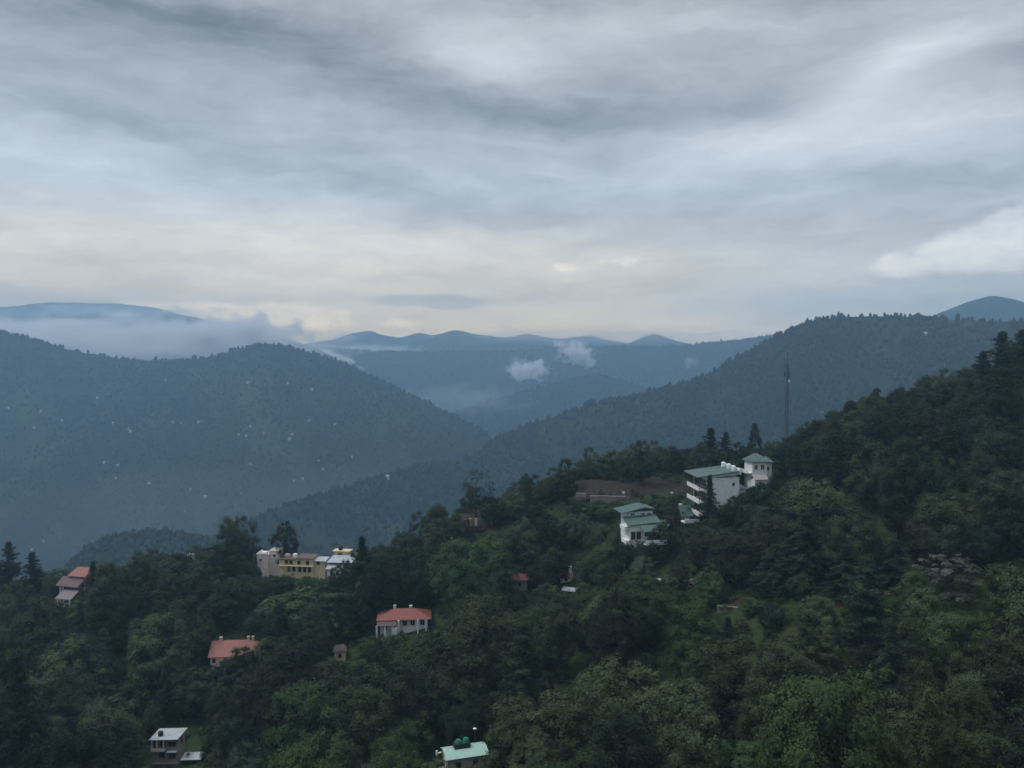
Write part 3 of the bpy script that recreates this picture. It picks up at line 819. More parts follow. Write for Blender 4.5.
('oak',1,-3.5,235.0,10.5,9.7,2.0,'grey-green round oak below the tiny shrine, only one there'),
('oak',3,3.8,236.0,11.3,10.4,5.3,'grey-green round oak below and right of the tiny shrine, only one there'),
('oak',2,11.1,237.0,10.6,9.8,5.8,'grey-green round oak above the chimney cottage, nearest of 2'),
('oak',1,18.6,236.0,9.4,8.6,2.1,'grey-green round oak above the chimney cottage, second nearest'),
('oak',1,24.8,229.0,9.1,8.9,1.0,'grey-green round oak left of the stepped guest house, only one there'),
('oak',0,-3.9,225.0,10.5,9.9,5.1,'grey-green round oak above and left of the orange-roofed hut, only one there'),
('oak',1,9.3,228.0,12.4,11.7,1.6,'grey-green round oak left of the chimney cottage, only one there'),
('oak',0,21.7,220.0,8.8,8.0,6.3,'grey-green round oak right of the chimney cottage, only one there'),
('green_oak',4,24.5,212.0,10.2,9.3,4.0,'fresh green broadleaf right of the chimney cottage, only one there'),
('oak',4,32.3,205.0,6.9,6.5,5.6,'grey-green round oak below the stepped guest house, only one there'),
('green_oak',2,30.8,195.0,9.2,8.6,0.2,'fresh green broadleaf left of the white shed, only one there'),
('oak',3,-85.8,206.0,11.4,10.6,2.8,'grey-green round oak above and right of the garden wall, only one there'),
('oak',1,-78.1,197.0,11.4,10.6,4.3,'grey-green round oak right of the garden wall, only one there'),
('young',4,-44.9,218.0,7.2,9.0,0.0,'small bright green tree above the tower-like hut, only one there'),
('green_oak',3,42.9,167.0,6.8,7.3,0.6,'fresh green broadleaf below and left of the broken wall, nearest of 2'),
('young',2,51.1,174.0,4.2,4.2,2.1,'small bright green tree right of the broken wall, nearest of 2'),
('green_oak',1,41.1,177.0,6.4,6.5,4.8,'fresh green broadleaf left of the broken wall, only one there'),
('oak',1,38.8,197.0,5.4,5.3,5.8,'little grey-green round oak left of the white shed, only one there'),
('green_oak',3,44.3,185.0,6.0,5.9,2.5,'fresh green broadleaf below and right of the white shed, only one there'),
('oak',0,45.8,186.0,8.1,6.8,0.9,'grey-green round oak right of the white shed, only one there'),
('oak',4,40.0,198.0,7.3,6.3,6.0,'grey-green round oak left of the white shed, only one there'),
('oak',4,75.3,226.0,9.9,7.7,4.6,'grey-green round oak below and right of the white lodge, nearest of 2'),
('dark_oak',3,69.6,220.0,8.5,8.0,3.6,'dark evergreen oak below the white lodge, nearest of 2'),
('oak',3,-89.6,206.0,16.1,15.1,4.2,'grey-green round oak above the garden wall, only one there'),
('oak',4,0.6,151.0,14.0,12.9,0.3,'big grey-green round oak above and right of the teal-roofed house, only one there'),
('oak',1,29.8,143.0,13.7,14.0,2.0,'big grey-green round oak above and left of the withered tree, nearest of 2'),
('oak',1,49.8,145.0,12.0,12.4,5.7,'big grey-green round oak below and right of the broken wall, only one there'),
('green_oak',0,78.5,142.0,12.0,12.1,3.3,'big fresh green broadleaf below the blossoming tree, nearest of 2'),
('oak',3,78.2,127.0,11.8,12.4,5.8,'big grey-green round oak below and right of the blossoming tree, second nearest'),
('oak',3,-45.2,172.0,13.4,12.6,5.0,'grey-green round oak below and left of the tower-like hut, second nearest'),
('dark_oak',1,65.0,91.6,16.0,13.9,4.6,'big dark evergreen oak below the blossoming tree, only one there'),
('green_oak',0,41.1,107.1,23.2,15.6,3.6,'big fresh green broadleaf right of the withered tree, only one there'),
('tall',3,53.2,103.2,17.7,7.2,4.5,'tall oval oak below the blossoming tree, second nearest'),
('dark_oak',2,5.9,112.1,10.5,9.8,1.0,'big dark evergreen oak right of the teal-roofed house, only one there'),
('cone',3,65.4,114.0,14.6,7.5,3.1,'pointed-crowned oak below the blossoming tree, only one there'),
('dark_oak',2,17.6,122.2,16.3,12.4,1.9,'big dark evergreen oak left of the withered tree, only one there'),
('cone',1,68.9,121.1,13.9,9.6,4.2,'big pointed-crowned oak below the blossoming tree, only one there'),
('green_oak',2,-32.6,126.5,17.4,12.4,2.1,'big fresh green broadleaf below the tower-like hut, only one there'),
('oak',1,27.7,126.7,17.8,12.1,3.4,'big grey-green round oak left of the withered tree, only one there'),
('oak',2,-21.2,131.9,11.8,7.7,2.4,'grey-green round oak left of the teal-roofed house, nearest of 2'),
('oak',0,-10.8,131.6,8.7,10.2,2.6,'big grey-green round oak left of the teal-roofed house, only one there'),
('green_oak',2,14.1,131.4,11.9,9.3,2.1,'fresh green broadleaf left of the withered tree, only one there'),
('tall',2,40.3,130.9,17.3,6.9,4.0,'tall oval oak above and right of the withered tree, only one there'),
('deodar',4,61.4,131.1,18.7,9.6,0.3,'dark conical deodar below and left of the blossoming tree, only one there'),
('oak',1,89.9,135.4,19.6,14.3,3.3,'big grey-green round oak below and right of the blossoming tree, nearest of 2'),
('dark_oak',0,-75.7,141.4,22.0,16.0,6.0,'big dark evergreen oak left of the concrete house, only one there'),
('green_oak',3,-18.6,141.6,10.3,8.4,2.3,'fresh green broadleaf left of the teal-roofed house, second nearest'),
('cone',3,67.6,138.4,15.0,8.4,3.5,'pointed-crowned oak below and left of the blossoming tree, only one there'),
('dark_oak',2,-48.3,146.1,10.6,10.2,6.0,'dark evergreen oak right of the concrete house, third nearest'),
('oak',0,-31.0,144.7,11.0,9.2,5.2,'grey-green round oak left of the teal-roofed house, second nearest'),
('cone',3,58.4,149.2,9.4,6.2,1.9,'pointed-crowned oak below and right of the broken wall, only one there'),
('pine',1,65.3,149.6,20.2,9.4,5.6,'dark tiered pine below and left of the blossoming tree, only one there'),
('oak',1,77.1,152.0,11.6,7.9,2.7,'grey-green round oak below and left of the blossoming tree, nearest of 2'),
('oak',0,-81.5,156.8,14.5,12.5,1.4,'big grey-green round oak left of the concrete house, only one there'),
('green_oak',4,-39.7,153.1,18.9,16.0,2.7,'big fresh green broadleaf below and left of the tower-like hut, only one there'),
('oak',2,24.5,157.0,10.5,7.4,6.3,'grey-green round oak above and left of the withered tree, only one there'),
('deodar',1,49.9,156.2,10.2,5.3,1.9,'dark conical deodar below and right of the broken wall, only one there'),
('young',0,92.4,155.4,5.6,4.1,3.9,'small bright green tree below and right of the blossoming tree, only one there'),
('pine',0,-98.5,160.8,31.1,11.9,5.1,'dark tiered pine left of the cream field shed, only one there'),
('dark_oak',1,-10.1,161.7,12.2,8.0,4.1,'dark evergreen oak above the teal-roofed house, only one there'),
('young',0,13.6,161.8,7.3,6.2,2.9,'small bright green tree above and right of the teal-roofed house, only one there'),
('oak',4,60.2,158.9,8.6,8.5,3.1,'grey-green round oak right of the broken wall, only one there'),
('young',0,97.1,162.1,6.8,4.8,3.3,'small bright green tree right of the blossoming tree, only one there'),
('dark_oak',1,-54.9,163.7,12.0,7.8,4.0,'dark evergreen oak right of the concrete house, second nearest'),
('oak',4,-6.1,166.7,6.9,6.0,0.1,'grey-green round oak above the teal-roofed house, only one there'),
('pine',2,2.2,163.6,21.6,10.6,5.1,'dark tiered pine below the orange-roofed hut, only one there'),
('tall',2,21.1,167.1,21.2,9.3,5.8,'tall oval oak below and right of the chimney cottage, only one there'),
('dark_oak',3,70.3,162.8,7.2,6.2,3.9,'dark evergreen oak left of the blossoming tree, only one there'),
('tall',1,-94.7,169.1,14.4,6.1,3.3,'tall oval oak below and left of the cream field shed, only one there'),
('dark_oak',1,-58.6,170.0,12.4,9.1,6.1,'dark evergreen oak right of the concrete house, nearest of 3'),
('green_oak',2,-32.5,171.3,12.2,10.6,0.7,'fresh green broadleaf below the tower-like hut, only one there'),
('tall',3,9.5,175.2,19.2,7.9,1.4,'tall oval oak below the chimney cottage, only one there'),
('oak',3,-119.0,181.7,14.8,9.9,2.5,'grey-green round oak left of the cream field shed, only one there'),
('tall',2,-62.4,186.1,12.5,5.9,4.5,'little tall oval oak below the red gable-roofed house, nearest of 2'),
('dark_oak',0,-31.4,184.0,10.0,8.7,4.2,'dark evergreen oak below and right of the tower-like hut, only one there'),
('young',1,33.9,186.4,8.1,7.2,1.5,'small bright green tree below and left of the white shed, second nearest'),
('tall',1,88.2,185.9,22.1,9.1,4.7,'tall oval oak above and left of the blossoming tree, only one there'),
('tall',2,108.4,186.6,17.0,7.9,5.5,'tall oval oak above the blossoming tree, only one there'),
('dark_oak',1,-128.8,191.9,18.6,13.3,3.0,'dark evergreen oak below the grey-roofed edge house, only one there'),
('tall',2,-69.3,191.0,10.7,5.7,5.9,'little tall oval oak below the red gable-roofed house, second nearest'),
('green_oak',4,-36.1,192.1,6.6,6.7,3.3,'fresh green broadleaf below and right of the tower-like hut, only one there'),
('young',0,-23.5,189.7,11.0,7.6,5.5,'small bright green tree below the red bungalow, second nearest'),
('oak',4,8.7,188.7,11.1,7.7,3.2,'grey-green round oak below and right of the orange-roofed hut, only one there'),
('young',0,39.0,190.1,4.8,5.2,1.2,'small bright green tree below and left of the white shed, nearest of 2'),
('young',4,-91.7,195.8,10.2,7.4,1.7,'small bright green tree below the cream field shed, only one there'),
('oak',0,-45.1,195.7,6.7,7.0,0.1,'grey-green round oak below and left of the tower-like hut, nearest of 2'),
('young',1,3.8,196.8,8.3,6.1,5.7,'small bright green tree below the orange-roofed hut, only one there'),
('oak',3,82.1,196.4,7.5,6.3,2.2,'grey-green round oak right of the white lodge, nearest of 2'),
('dark_oak',3,97.1,192.9,14.9,10.8,3.8,'dark evergreen oak above the blossoming tree, nearest of 5'),
('young',2,107.4,194.5,6.1,4.1,2.5,'small bright green tree above the blossoming tree, only one there'),
('cone',3,127.9,196.5,20.1,11.3,4.6,'pointed-crowned oak above and right of the blossoming tree, only one there'),
('dark_oak',4,-115.0,201.7,17.6,11.6,5.4,'dark evergreen oak below the tiered house, only one there'),
('dark_oak',1,-101.0,201.8,10.4,8.5,4.7,'dark evergreen oak left of the cream field shed, only one there'),
('pine',3,-57.3,200.5,21.5,9.5,4.2,'dark tiered pine right of the red gable-roofed house, only one there'),
('green_oak',4,-35.2,198.7,7.9,6.8,4.9,'fresh green broadleaf right of the tower-like hut, only one there'),
('dark_oak',2,-19.9,200.5,6.3,6.5,5.2,'dark evergreen oak below and right of the red bungalow, only one there'),
('green_oak',0,14.2,202.2,7.0,6.0,0.2,'little fresh green broadleaf below the chimney cottage, only one there'),
('oak',0,69.9,199.2,12.7,10.1,0.4,'grey-green round oak below and right of the white lodge, second nearest'),
('oak',3,88.9,201.8,14.8,12.3,2.4,'grey-green round oak right of the white lodge, second nearest'),
('cone',1,-131.8,206.5,13.3,8.2,2.2,'pointed-crowned oak below the grey-roofed edge house, only one there'),
('dark_oak',2,-107.0,206.4,8.6,6.4,1.2,'little dark evergreen oak above and left of the cream field shed, second nearest'),
('tall',1,-49.6,203.8,15.9,7.9,2.1,'tall oval oak above and left of the tower-like hut, only one there'),
('young',1,-28.7,205.1,5.7,6.5,1.5,'small bright green tree below the red bungalow, nearest of 2'),
('green_oak',3,-4.7,207.0,11.0,8.0,1.4,'fresh green broadleaf below and left of the orange-roofed hut, only one there'),
('dark_oak',3,118.0,205.0,12.6,10.1,3.6,'dark evergreen oak above the blossoming tree, third nearest'),
('dark_oak',3,133.5,206.2,13.8,10.0,3.0,'dark evergreen oak above and right of the blossoming tree, fourth nearest'),
('deodar',2,-112.5,211.1,17.2,7.4,4.6,'dark conical deodar below the tiered house, only one there'),
('cone',0,-55.2,208.7,13.3,8.0,2.4,'pointed-crowned oak above and left of the tower-like hut, only one there'),
('oak',1,61.5,208.3,9.5,7.0,5.7,'grey-green round oak below and right of the tall hotel, nearest of 2'),
('oak',3,105.6,211.3,7.3,6.1,4.9,'little grey-green round oak above the blossoming tree, only one there'),
('oak',3,-126.3,216.3,14.9,11.7,3.8,'grey-green round oak below and left of the tiered house, only one there'),
('green_oak',0,-11.7,214.4,22.7,15.4,2.9,'fresh green broadleaf left of the orange-roofed hut, only one there'),
('tall',4,-110.3,220.0,20.6,9.4,5.3,'tall oval oak right of the tiered house, only one there'),
('pine',0,-99.7,219.9,11.1,5.5,3.6,'little dark tiered pine above the cream field shed, only one there'),
('green_oak',4,-120.9,227.2,7.7,7.9,5.4,'fresh green broadleaf below the tiered house, only one there'),
('oak',0,-144.6,230.4,11.5,8.8,1.3,'grey-green round oak below the grey-roofed edge house, only one there'),
('dark_oak',4,-108.9,230.5,11.0,7.8,4.5,'dark evergreen oak right of the tiered house, only one there'),
('cone',0,-98.1,231.1,13.6,9.2,0.6,'pointed-crowned oak below and left of the crest cottages, only one there'),
('young',3,97.8,231.1,11.9,7.6,2.8,'small bright green tree right of the radio mast, only one there'),
('dark_oak',2,109.5,232.1,10.6,7.6,3.7,'dark evergreen oak right of the radio mast, fourth nearest'),
('oak',2,-77.0,234.0,9.9,8.5,6.1,'grey-green round oak below and left of the white cube house, only one there'),
('green_oak',3,-25.6,235.2,9.5,7.1,0.4,'little fresh green broadleaf above the red bungalow, only one there'),
('tall',4,102.6,234.5,14.2,6.0,0.2,'little tall oval oak right of the radio mast, only one there'),
('dark_oak',4,128.4,236.7,10.2,8.3,4.2,'dark evergreen oak right of the radio mast, sixth nearest'),
('young',4,-147.3,241.8,6.5,4.6,1.6,'small bright green tree below and right of the grey-roofed edge house, only one there'),
('oak',4,-73.0,240.2,6.6,6.2,1.9,'little grey-green round oak below the white cube house, only one there'),
('tall',4,91.3,240.3,12.2,8.3,3.2,'tall oval oak below and right of the radio mast, only one there'),
('green_oak',1,105.9,241.4,12.0,12.0,0.3,'fresh green broadleaf right of the radio mast, nearest of 2'),
('young',1,-56.1,243.3,4.8,4.4,0.7,'small bright green tree below and right of the yellow house, nearest of 2'),
('dark_oak',4,5.6,245.5,9.3,6.6,5.1,'little dark evergreen oak right of the tiny shrine, only one there'),
('dark_oak',2,59.6,244.5,11.7,10.6,0.1,'dark evergreen oak above the tall hotel, only one there'),
('oak',3,97.1,245.9,10.9,7.3,3.1,'little grey-green round oak right of the radio mast, only one there'),
('green_oak',1,-156.9,255.6,6.3,5.9,3.3,'little fresh green broadleaf below and right of the grey-roofed edge house, only one there'),
('oak',0,-147.9,262.8,7.7,8.8,5.2,'grey-green round oak above and left of the tiered house, only one there'),
('dark_oak',1,72.3,114.1,8.2,6.3,1.9,'dark evergreen oak below the blossoming tree, only one there'),
('tall',4,62.5,124.6,13.7,5.7,0.4,'tall oval oak below the blossoming tree, nearest of 2'),
('pine',1,36.7,134.6,7.1,3.6,0.1,'little dark tiered pine right of the withered tree, only one there'),
('oak',4,76.0,134.4,8.4,6.3,2.0,'grey-green round oak below the blossoming tree, only one there'),
('pine',3,38.9,137.1,9.4,4.7,2.3,'dark tiered pine right of the withered tree, only one there'),
('oak',0,60.9,140.3,9.2,6.2,4.5,'grey-green round oak below and left of the blossoming tree, second nearest'),
('tall',0,-55.7,150.1,10.5,5.0,0.7,'tall oval oak right of the concrete house, only one there'),
('green_oak',0,-23.1,150.5,11.2,7.2,4.3,'fresh green broadleaf left of the teal-roofed house, third nearest'),
('dark_oak',0,55.8,152.9,6.7,4.6,0.3,'little dark evergreen oak below and right of the broken wall, only one there'),
('green_oak',0,35.5,155.9,7.4,5.1,0.6,'fresh green broadleaf above the withered tree, only one there'),
('deodar',3,42.2,158.2,11.6,6.4,4.9,'dark conical deodar below the broken wall, only one there'),
('young',2,72.7,155.7,5.5,4.4,1.4,'small bright green tree below and left of the blossoming tree, only one there'),
('oak',2,67.6,158.7,7.4,5.1,5.8,'grey-green round oak left of the blossoming tree, second nearest'),
('dark_oak',3,27.6,166.1,6.5,4.5,5.6,'little dark evergreen oak above and left of the withered tree, only one there'),
('dark_oak',4,53.2,166.6,5.8,4.9,3.2,'little dark evergreen oak right of the broken wall, only one there'),
('pine',3,-0.8,170.5,11.5,4.6,5.2,'little dark tiered pine above and right of the teal-roofed house, only one there'),
('cone',1,7.1,170.2,6.5,4.1,1.2,'little pointed-crowned oak above and right of the teal-roofed house, only one there'),
('oak',0,81.9,177.9,6.7,5.0,1.2,'little grey-green round oak left of the blossoming tree, only one there'),
('tall',1,-95.9,192.4,8.8,4.3,1.6,'little tall oval oak below and left of the cream field shed, only one there'),
('tall',2,-83.9,187.5,9.2,4.8,0.0,'little tall oval oak above and left of the concrete house, only one there'),
('pine',3,-83.7,194.0,12.9,4.9,3.2,'little dark tiered pine below and right of the garden wall, only one there'),
('oak',1,-29.3,200.3,7.6,5.3,4.5,'little grey-green round oak below and left of the red bungalow, nearest of 2'),
('deodar',1,57.6,204.7,11.3,5.6,3.1,'little dark conical deodar below and right of the tall hotel, only one there'),
('cone',3,-107.5,212.7,9.9,5.1,4.3,'little pointed-crowned oak above and left of the cream field shed, only one there'),
('cone',3,-47.9,211.6,10.0,5.1,2.1,'little pointed-crowned oak above and left of the tower-like hut, only one there'),
('oak',1,-34.6,208.7,4.6,3.6,1.8,'little grey-green round oak below and left of the red bungalow, second nearest'),
('dark_oak',0,-104.4,215.9,8.0,5.3,1.5,'little dark evergreen oak above and left of the cream field shed, nearest of 2'),
('cone',3,2.7,218.3,5.7,3.7,1.3,'little pointed-crowned oak below the orange-roofed hut, only one there'),
('tall',4,-134.5,218.6,9.0,4.5,0.1,'little tall oval oak below the grey-roofed edge house, only one there'),
('oak',0,-83.4,232.6,8.8,6.3,3.6,'little grey-green round oak below and right of the crest cottages, only one there'),
('cone',3,-102.8,238.0,11.3,6.1,5.7,'little pointed-crowned oak below and left of the crest cottages, only one there'),
('young',1,-62.7,242.7,5.5,4.6,4.7,'small bright green tree below the yellow house, only one there'),
('young',4,-69.3,244.2,5.7,4.8,1.2,'small bright green tree below and left of the yellow house, only one there'),
('green_oak',0,-145.9,256.7,6.8,5.1,6.2,'little fresh green broadleaf left of the tiered house, only one there'),
('cone',0,56.3,255.9,8.9,5.1,2.1,'little pointed-crowned oak above and left of the tall hotel, only one there'),
]
MASS = [
('oak',4,-177,274,16.5,11.4,3.8),('dark_oak',3,-120,242,9.0,7.7,1.1),('oak',4,-117,247,7.1,6.0,5.5),('dark_oak',4,-99,271,7.1,5.9,6.1),('dark_oak',2,-15,266,10.5,7.1,3.0),('oak',0,14,258,8.3,6.9,2.3),
('dark_oak',1,59,273,8.1,6.7,6.1),('dark_oak',2,71,254,8.1,6.8,5.7),('dark_oak',0,95,256,9.6,8.1,1.5),('oak',4,101,255,10.3,8.7,0.5),('oak',3,111,259,9.8,8.2,1.5),('cone',2,118,265,11.6,7.8,0.4),
('pine',3,139,215,21.2,10.5,1.4),('oak',4,32,139,9.2,8.5,3.4),('oak',4,38,225,8.3,7.1,4.4),('oak',4,46,222,6.3,5.4,4.7),('dark_oak',2,-74,207,4.5,4.5,5.1),('oak',1,34,210,5.6,5.1,3.2),
('green_oak',3,57,220,5.6,5.4,5.5),('dark_oak',0,48,219,4.0,3.7,1.4),('oak',4,9,214,8.4,7.8,2.9),('oak',0,10,197,8.6,7.2,5.1),('young',2,-64,229,7.2,11.2,3.2),('oak',3,43,225,5.3,6.0,4.5),
('oak',1,30,227,5.2,4.4,5.9),('oak',3,32,213,6.3,5.2,1.6),('oak',4,26,240,4.1,4.7,1.6),('oak',0,32,236,3.8,4.6,3.9),('young',1,39,232,4.5,5.1,1.2),('oak',2,-9,230,10.7,10.1,3.4),('oak',2,35,200,4.8,4.4,5.6),
('oak',4,67,227,6.0,5.5,5.3),('oak',2,55,220,5.1,4.8,4.8),('dark_oak',1,35,210,6.6,5.6,4.8),('oak',1,30,219,6.3,5.9,5.3),('green_oak',0,74,91,11.5,8.2,4.1),('oak',1,54,96,8.3,6.2,6.2),
('young',0,77,100,5.5,4.1,1.3),('pine',0,73,105,20.2,8.1,3.9),('dark_oak',2,22,112,9.5,7.9,2.5),('green_oak',4,84,111,21.8,16.3,1.2),('young',4,-1,114,8.3,5.5,2.5),('young',2,33,116,7.4,6.4,4.5),
('deodar',2,-12,121,10.7,5.9,1.6),('young',1,-6,121,8.2,5.7,2.5),('oak',1,6,121,10.7,8.9,0.9),('young',2,90,118,4.1,3.3,2.9),('tall',2,90,126,12.4,5.3,0.9),('young',4,-52,131,5.9,3.9,2.9),
('cone',2,-44,132,10.4,5.3,4.7),('oak',1,2,130,8.3,9.1,2.0),('dark_oak',0,98,129,8.9,6.9,0.9),('dark_oak',4,-62,136,10.5,7.3,5.9),('pine',1,-52,136,9.2,4.4,5.9),('cone',2,-39,134,11.6,6.1,5.6),
('oak',0,-31,137,9.1,6.2,5.2),('young',3,-14,137,7.2,4.8,4.2),('cone',0,48,135,12.2,7.6,2.8),('young',1,-107,139,9.9,6.5,1.0),('green_oak',3,-98,142,9.7,7.2,4.9),('oak',0,-7,139,7.1,5.9,5.7),
('young',4,18,138,7.3,5.8,0.6),('dark_oak',3,55,139,8.2,7.0,1.3),('oak',0,103,139,7.3,6.4,3.4),('young',4,-60,145,10.3,8.0,5.3),('green_oak',0,94,146,12.1,7.8,1.1),('cone',2,-116,151,8.1,5.5,3.5),
('green_oak',0,-107,150,20.0,14.4,1.5),('oak',4,-90,151,9.2,6.9,6.1),('pine',4,-66,150,9.5,5.2,0.1),('young',1,90,151,4.7,3.2,3.3),('young',4,94,151,4.3,2.8,1.1),('tall',0,106,148,25.2,10.4,1.3),
('cone',3,-120,157,8.1,5.3,5.4),('tall',0,-72,156,8.2,5.8,4.1),('dark_oak',2,-60,156,6.1,8.5,3.5),('young',2,14,156,5.9,4.5,3.8),('young',0,97,155,4.1,2.8,0.2),('cone',4,115,157,23.2,13.9,6.3),
('oak',3,-112,161,21.3,13.8,5.2),('oak',0,-67,162,5.4,5.0,3.1),('dark_oak',4,103,159,8.1,6.5,2.1),('young',0,-126,164,8.2,6.5,4.3),('oak',4,-88,164,9.8,6.7,1.2),('oak',2,-77,166,5.2,7.0,2.2),
('dark_oak',3,121,165,11.5,8.3,5.7),('young',1,-132,168,9.0,7.9,1.2),('green_oak',3,-119,169,9.1,7.7,5.2),('young',0,-107,169,5.1,3.5,2.8),('oak',0,126,172,15.1,10.1,1.0),('oak',1,-133,174,6.7,5.6,3.8),
('dark_oak',0,-136,182,9.1,7.5,4.9),('oak',2,-128,179,12.5,8.7,3.2),('young',2,38,182,4.4,2.9,3.3),('tall',0,118,180,13.1,5.4,1.8),('oak',2,129,181,16.6,11.9,0.9),('oak',2,-95,185,10.6,6.8,4.9),
('young',2,97,185,6.7,5.4,4.0),('oak',0,-143,189,10.2,6.6,1.5),('oak',1,-54,192,8.7,7.6,5.1),('pine',3,-15,192,9.3,5.6,5.0),('young',4,110,192,5.1,4.1,5.9),('cone',1,142,191,21.5,12.1,2.1),
('oak',4,-150,196,17.6,13.0,5.9),('green_oak',4,-138,196,14.9,10.3,2.9),('young',1,-9,196,7.4,6.4,5.0),('young',2,-122,200,6.1,3.9,5.6),('young',4,102,199,5.1,4.4,3.5),('dark_oak',4,142,201,9.5,7.2,5.1),
('green_oak',1,-155,207,10.1,8.1,5.9),('deodar',0,-139,205,10.8,5.1,4.6),('green_oak',2,-126,205,9.9,6.4,1.1),('green_oak',0,-11,203,7.5,5.6,0.6),('green_oak',2,6,203,8.2,6.1,2.9),('young',2,24,206,4.1,3.3,3.7),
('young',4,126,205,4.6,3.8,4.4),('tall',4,153,204,17.2,9.6,2.2),('oak',3,-146,211,15.3,13.3,2.2),('green_oak',4,-136,212,9.9,8.1,0.5),('young',1,-123,209,5.9,4.3,4.9),('tall',2,46,208,8.2,3.9,3.5),
('young',3,93,210,5.2,3.3,4.0),('cone',0,154,212,12.3,8.1,4.2),('tall',2,-163,217,26.6,12.0,3.4),('young',4,-2,217,6.1,4.9,0.5),('young',4,47,214,4.8,4.3,4.1),('young',1,62,213,5.1,3.7,4.9),
('oak',1,161,213,8.2,6.0,3.6),('cone',2,-152,221,12.5,6.6,6.3),('oak',1,-139,220,7.9,6.3,6.1),('dark_oak',3,-91,221,10.1,7.1,5.3),('tall',4,148,219,15.4,11.9,2.8),('green_oak',3,160,222,12.5,8.9,5.1),
('green_oak',2,-158,224,9.6,6.5,5.6),('pine',0,-147,225,11.6,5.1,1.9),('young',1,-140,226,4.1,3.5,2.2),('young',3,-129,226,4.8,4.0,4.9),('tall',2,-113,227,12.0,6.3,1.2),('young',4,165,227,4.5,3.8,6.0),
('green_oak',0,-173,228,9.0,6.7,4.8),('green_oak',3,-157,230,10.2,7.2,2.0),('young',1,-135,228,6.0,5.0,2.3),('oak',1,152,231,8.0,5.7,4.0),('young',1,173,232,8.0,7.5,4.5),('green_oak',0,-179,234,8.9,6.3,5.5),
('dark_oak',4,-171,234,9.9,6.6,5.2),('pine',4,-152,233,9.0,4.4,5.2),('young',2,-137,235,5.2,3.9,2.7),('young',0,-126,235,3.4,5.8,6.0),('young',2,-55,233,4.4,3.0,5.5),('young',4,-53,235,4.3,3.5,6.1),
('young',0,-12,236,5.2,4.0,4.3),('dark_oak',1,86,236,10.9,7.3,2.9),('pine',0,113,237,12.2,4.8,5.4),('oak',1,163,236,8.8,14.2,3.6),('green_oak',4,-182,239,8.4,7.3,3.6),('tall',0,-170,240,18.1,9.2,3.3),
('young',3,-160,239,4.6,3.5,1.8),('young',4,-142,240,4.8,3.4,0.4),('young',3,-79,240,7.0,5.7,3.7),('cone',2,121,241,8.3,5.3,1.5),('cone',1,148,241,9.4,6.0,3.4),('young',4,175,241,7.6,7.0,5.4),
('green_oak',2,-186,246,8.7,7.1,0.7),('tall',0,-159,246,9.3,6.5,0.0),('young',3,-154,246,5.0,3.9,0.8),('young',4,-149,246,4.8,3.3,1.6),('cone',3,-96,245,9.5,6.1,2.7),('young',2,-67,246,4.2,3.2,5.3),
('green_oak',1,-39,245,8.3,6.1,4.9),('oak',4,-7,244,3.9,5.4,5.9),('oak',2,162,246,6.9,5.7,2.4),('dark_oak',1,-178,250,9.6,7.9,4.3),('green_oak',4,-169,252,17.9,12.5,2.2),('young',0,-147,250,4.3,2.8,4.8),
('tall',1,-123,248,8.5,5.3,5.8),('young',3,-71,250,3.0,2.7,2.1),('young',0,-62,249,3.2,3.5,3.0),('young',4,-55,248,2.5,2.6,2.2),('dark_oak',1,144,251,8.3,14.5,0.4),('green_oak',4,156,250,10.4,7.1,3.0),
('oak',4,168,250,8.0,6.4,6.2),('cone',3,179,248,7.2,5.3,2.6),('green_oak',2,-193,254,19.1,13.9,4.8),('cone',1,-151,254,6.3,4.6,0.8),('dark_oak',2,-129,255,7.3,10.0,2.2),('young',3,-93,255,5.4,6.1,3.5),
('tall',3,-85,255,7.5,6.1,2.9),('dark_oak',4,-40,255,9.2,11.7,3.9),('deodar',4,165,257,9.8,10.6,3.2),('oak',3,173,256,7.7,6.1,2.1),('dark_oak',3,179,254,7.7,7.6,2.4),('cone',0,-192,262,8.7,6.1,2.9),
('green_oak',4,-180,261,15.8,10.3,6.0),('dark_oak',1,-121,259,6.2,6.6,5.2),('tall',0,-110,259,6.1,5.7,1.4),('young',3,1,260,6.8,5.2,2.1),('cone',2,67,261,6.8,6.7,3.7),('green_oak',1,85,261,4.0,6.8,3.8),
('young',2,105,259,4.7,4.0,2.4),('dark_oak',3,138,260,5.9,8.1,3.3),('cone',2,155,259,10.6,7.3,4.9),('young',1,189,259,6.5,6.5,0.3),('young',2,-172,264,6.9,8.0,5.9),('dark_oak',0,-141,267,5.4,6.1,4.3),
('dark_oak',2,-117,266,5.8,6.1,5.9),('young',1,-110,265,2.8,4.3,3.8),('dark_oak',2,-44,265,6.6,6.7,4.1),('oak',3,-38,267,8.0,7.4,4.0),('young',1,15,263,5.0,4.4,3.9),('young',3,57,266,3.8,4.0,4.8),
('dark_oak',4,72,267,4.7,6.8,1.4),('cone',2,91,266,4.5,5.9,6.3),('tall',0,100,267,6.8,4.6,2.3),('pine',1,108,267,8.3,6.6,4.6),('dark_oak',4,131,265,6.7,8.2,1.2),('dark_oak',2,153,265,7.4,7.7,0.8),
('young',3,160,267,5.3,5.2,5.5),('green_oak',3,167,267,6.2,7.2,1.3),('tall',3,176,265,6.3,4.5,4.0),('green_oak',3,181,265,8.5,7.6,5.0),('young',2,-204,269,3.5,3.8,0.2),('oak',3,-197,272,12.1,11.0,2.7),
('pine',3,-189,269,7.2,4.5,6.0),('young',0,-149,272,7.0,7.2,0.7),('young',3,-131,269,3.7,3.8,1.5),('cone',1,-124,268,6.1,5.7,0.7),('oak',1,-46,272,10.9,10.4,6.0),('deodar',4,-26,268,8.5,6.1,5.7),
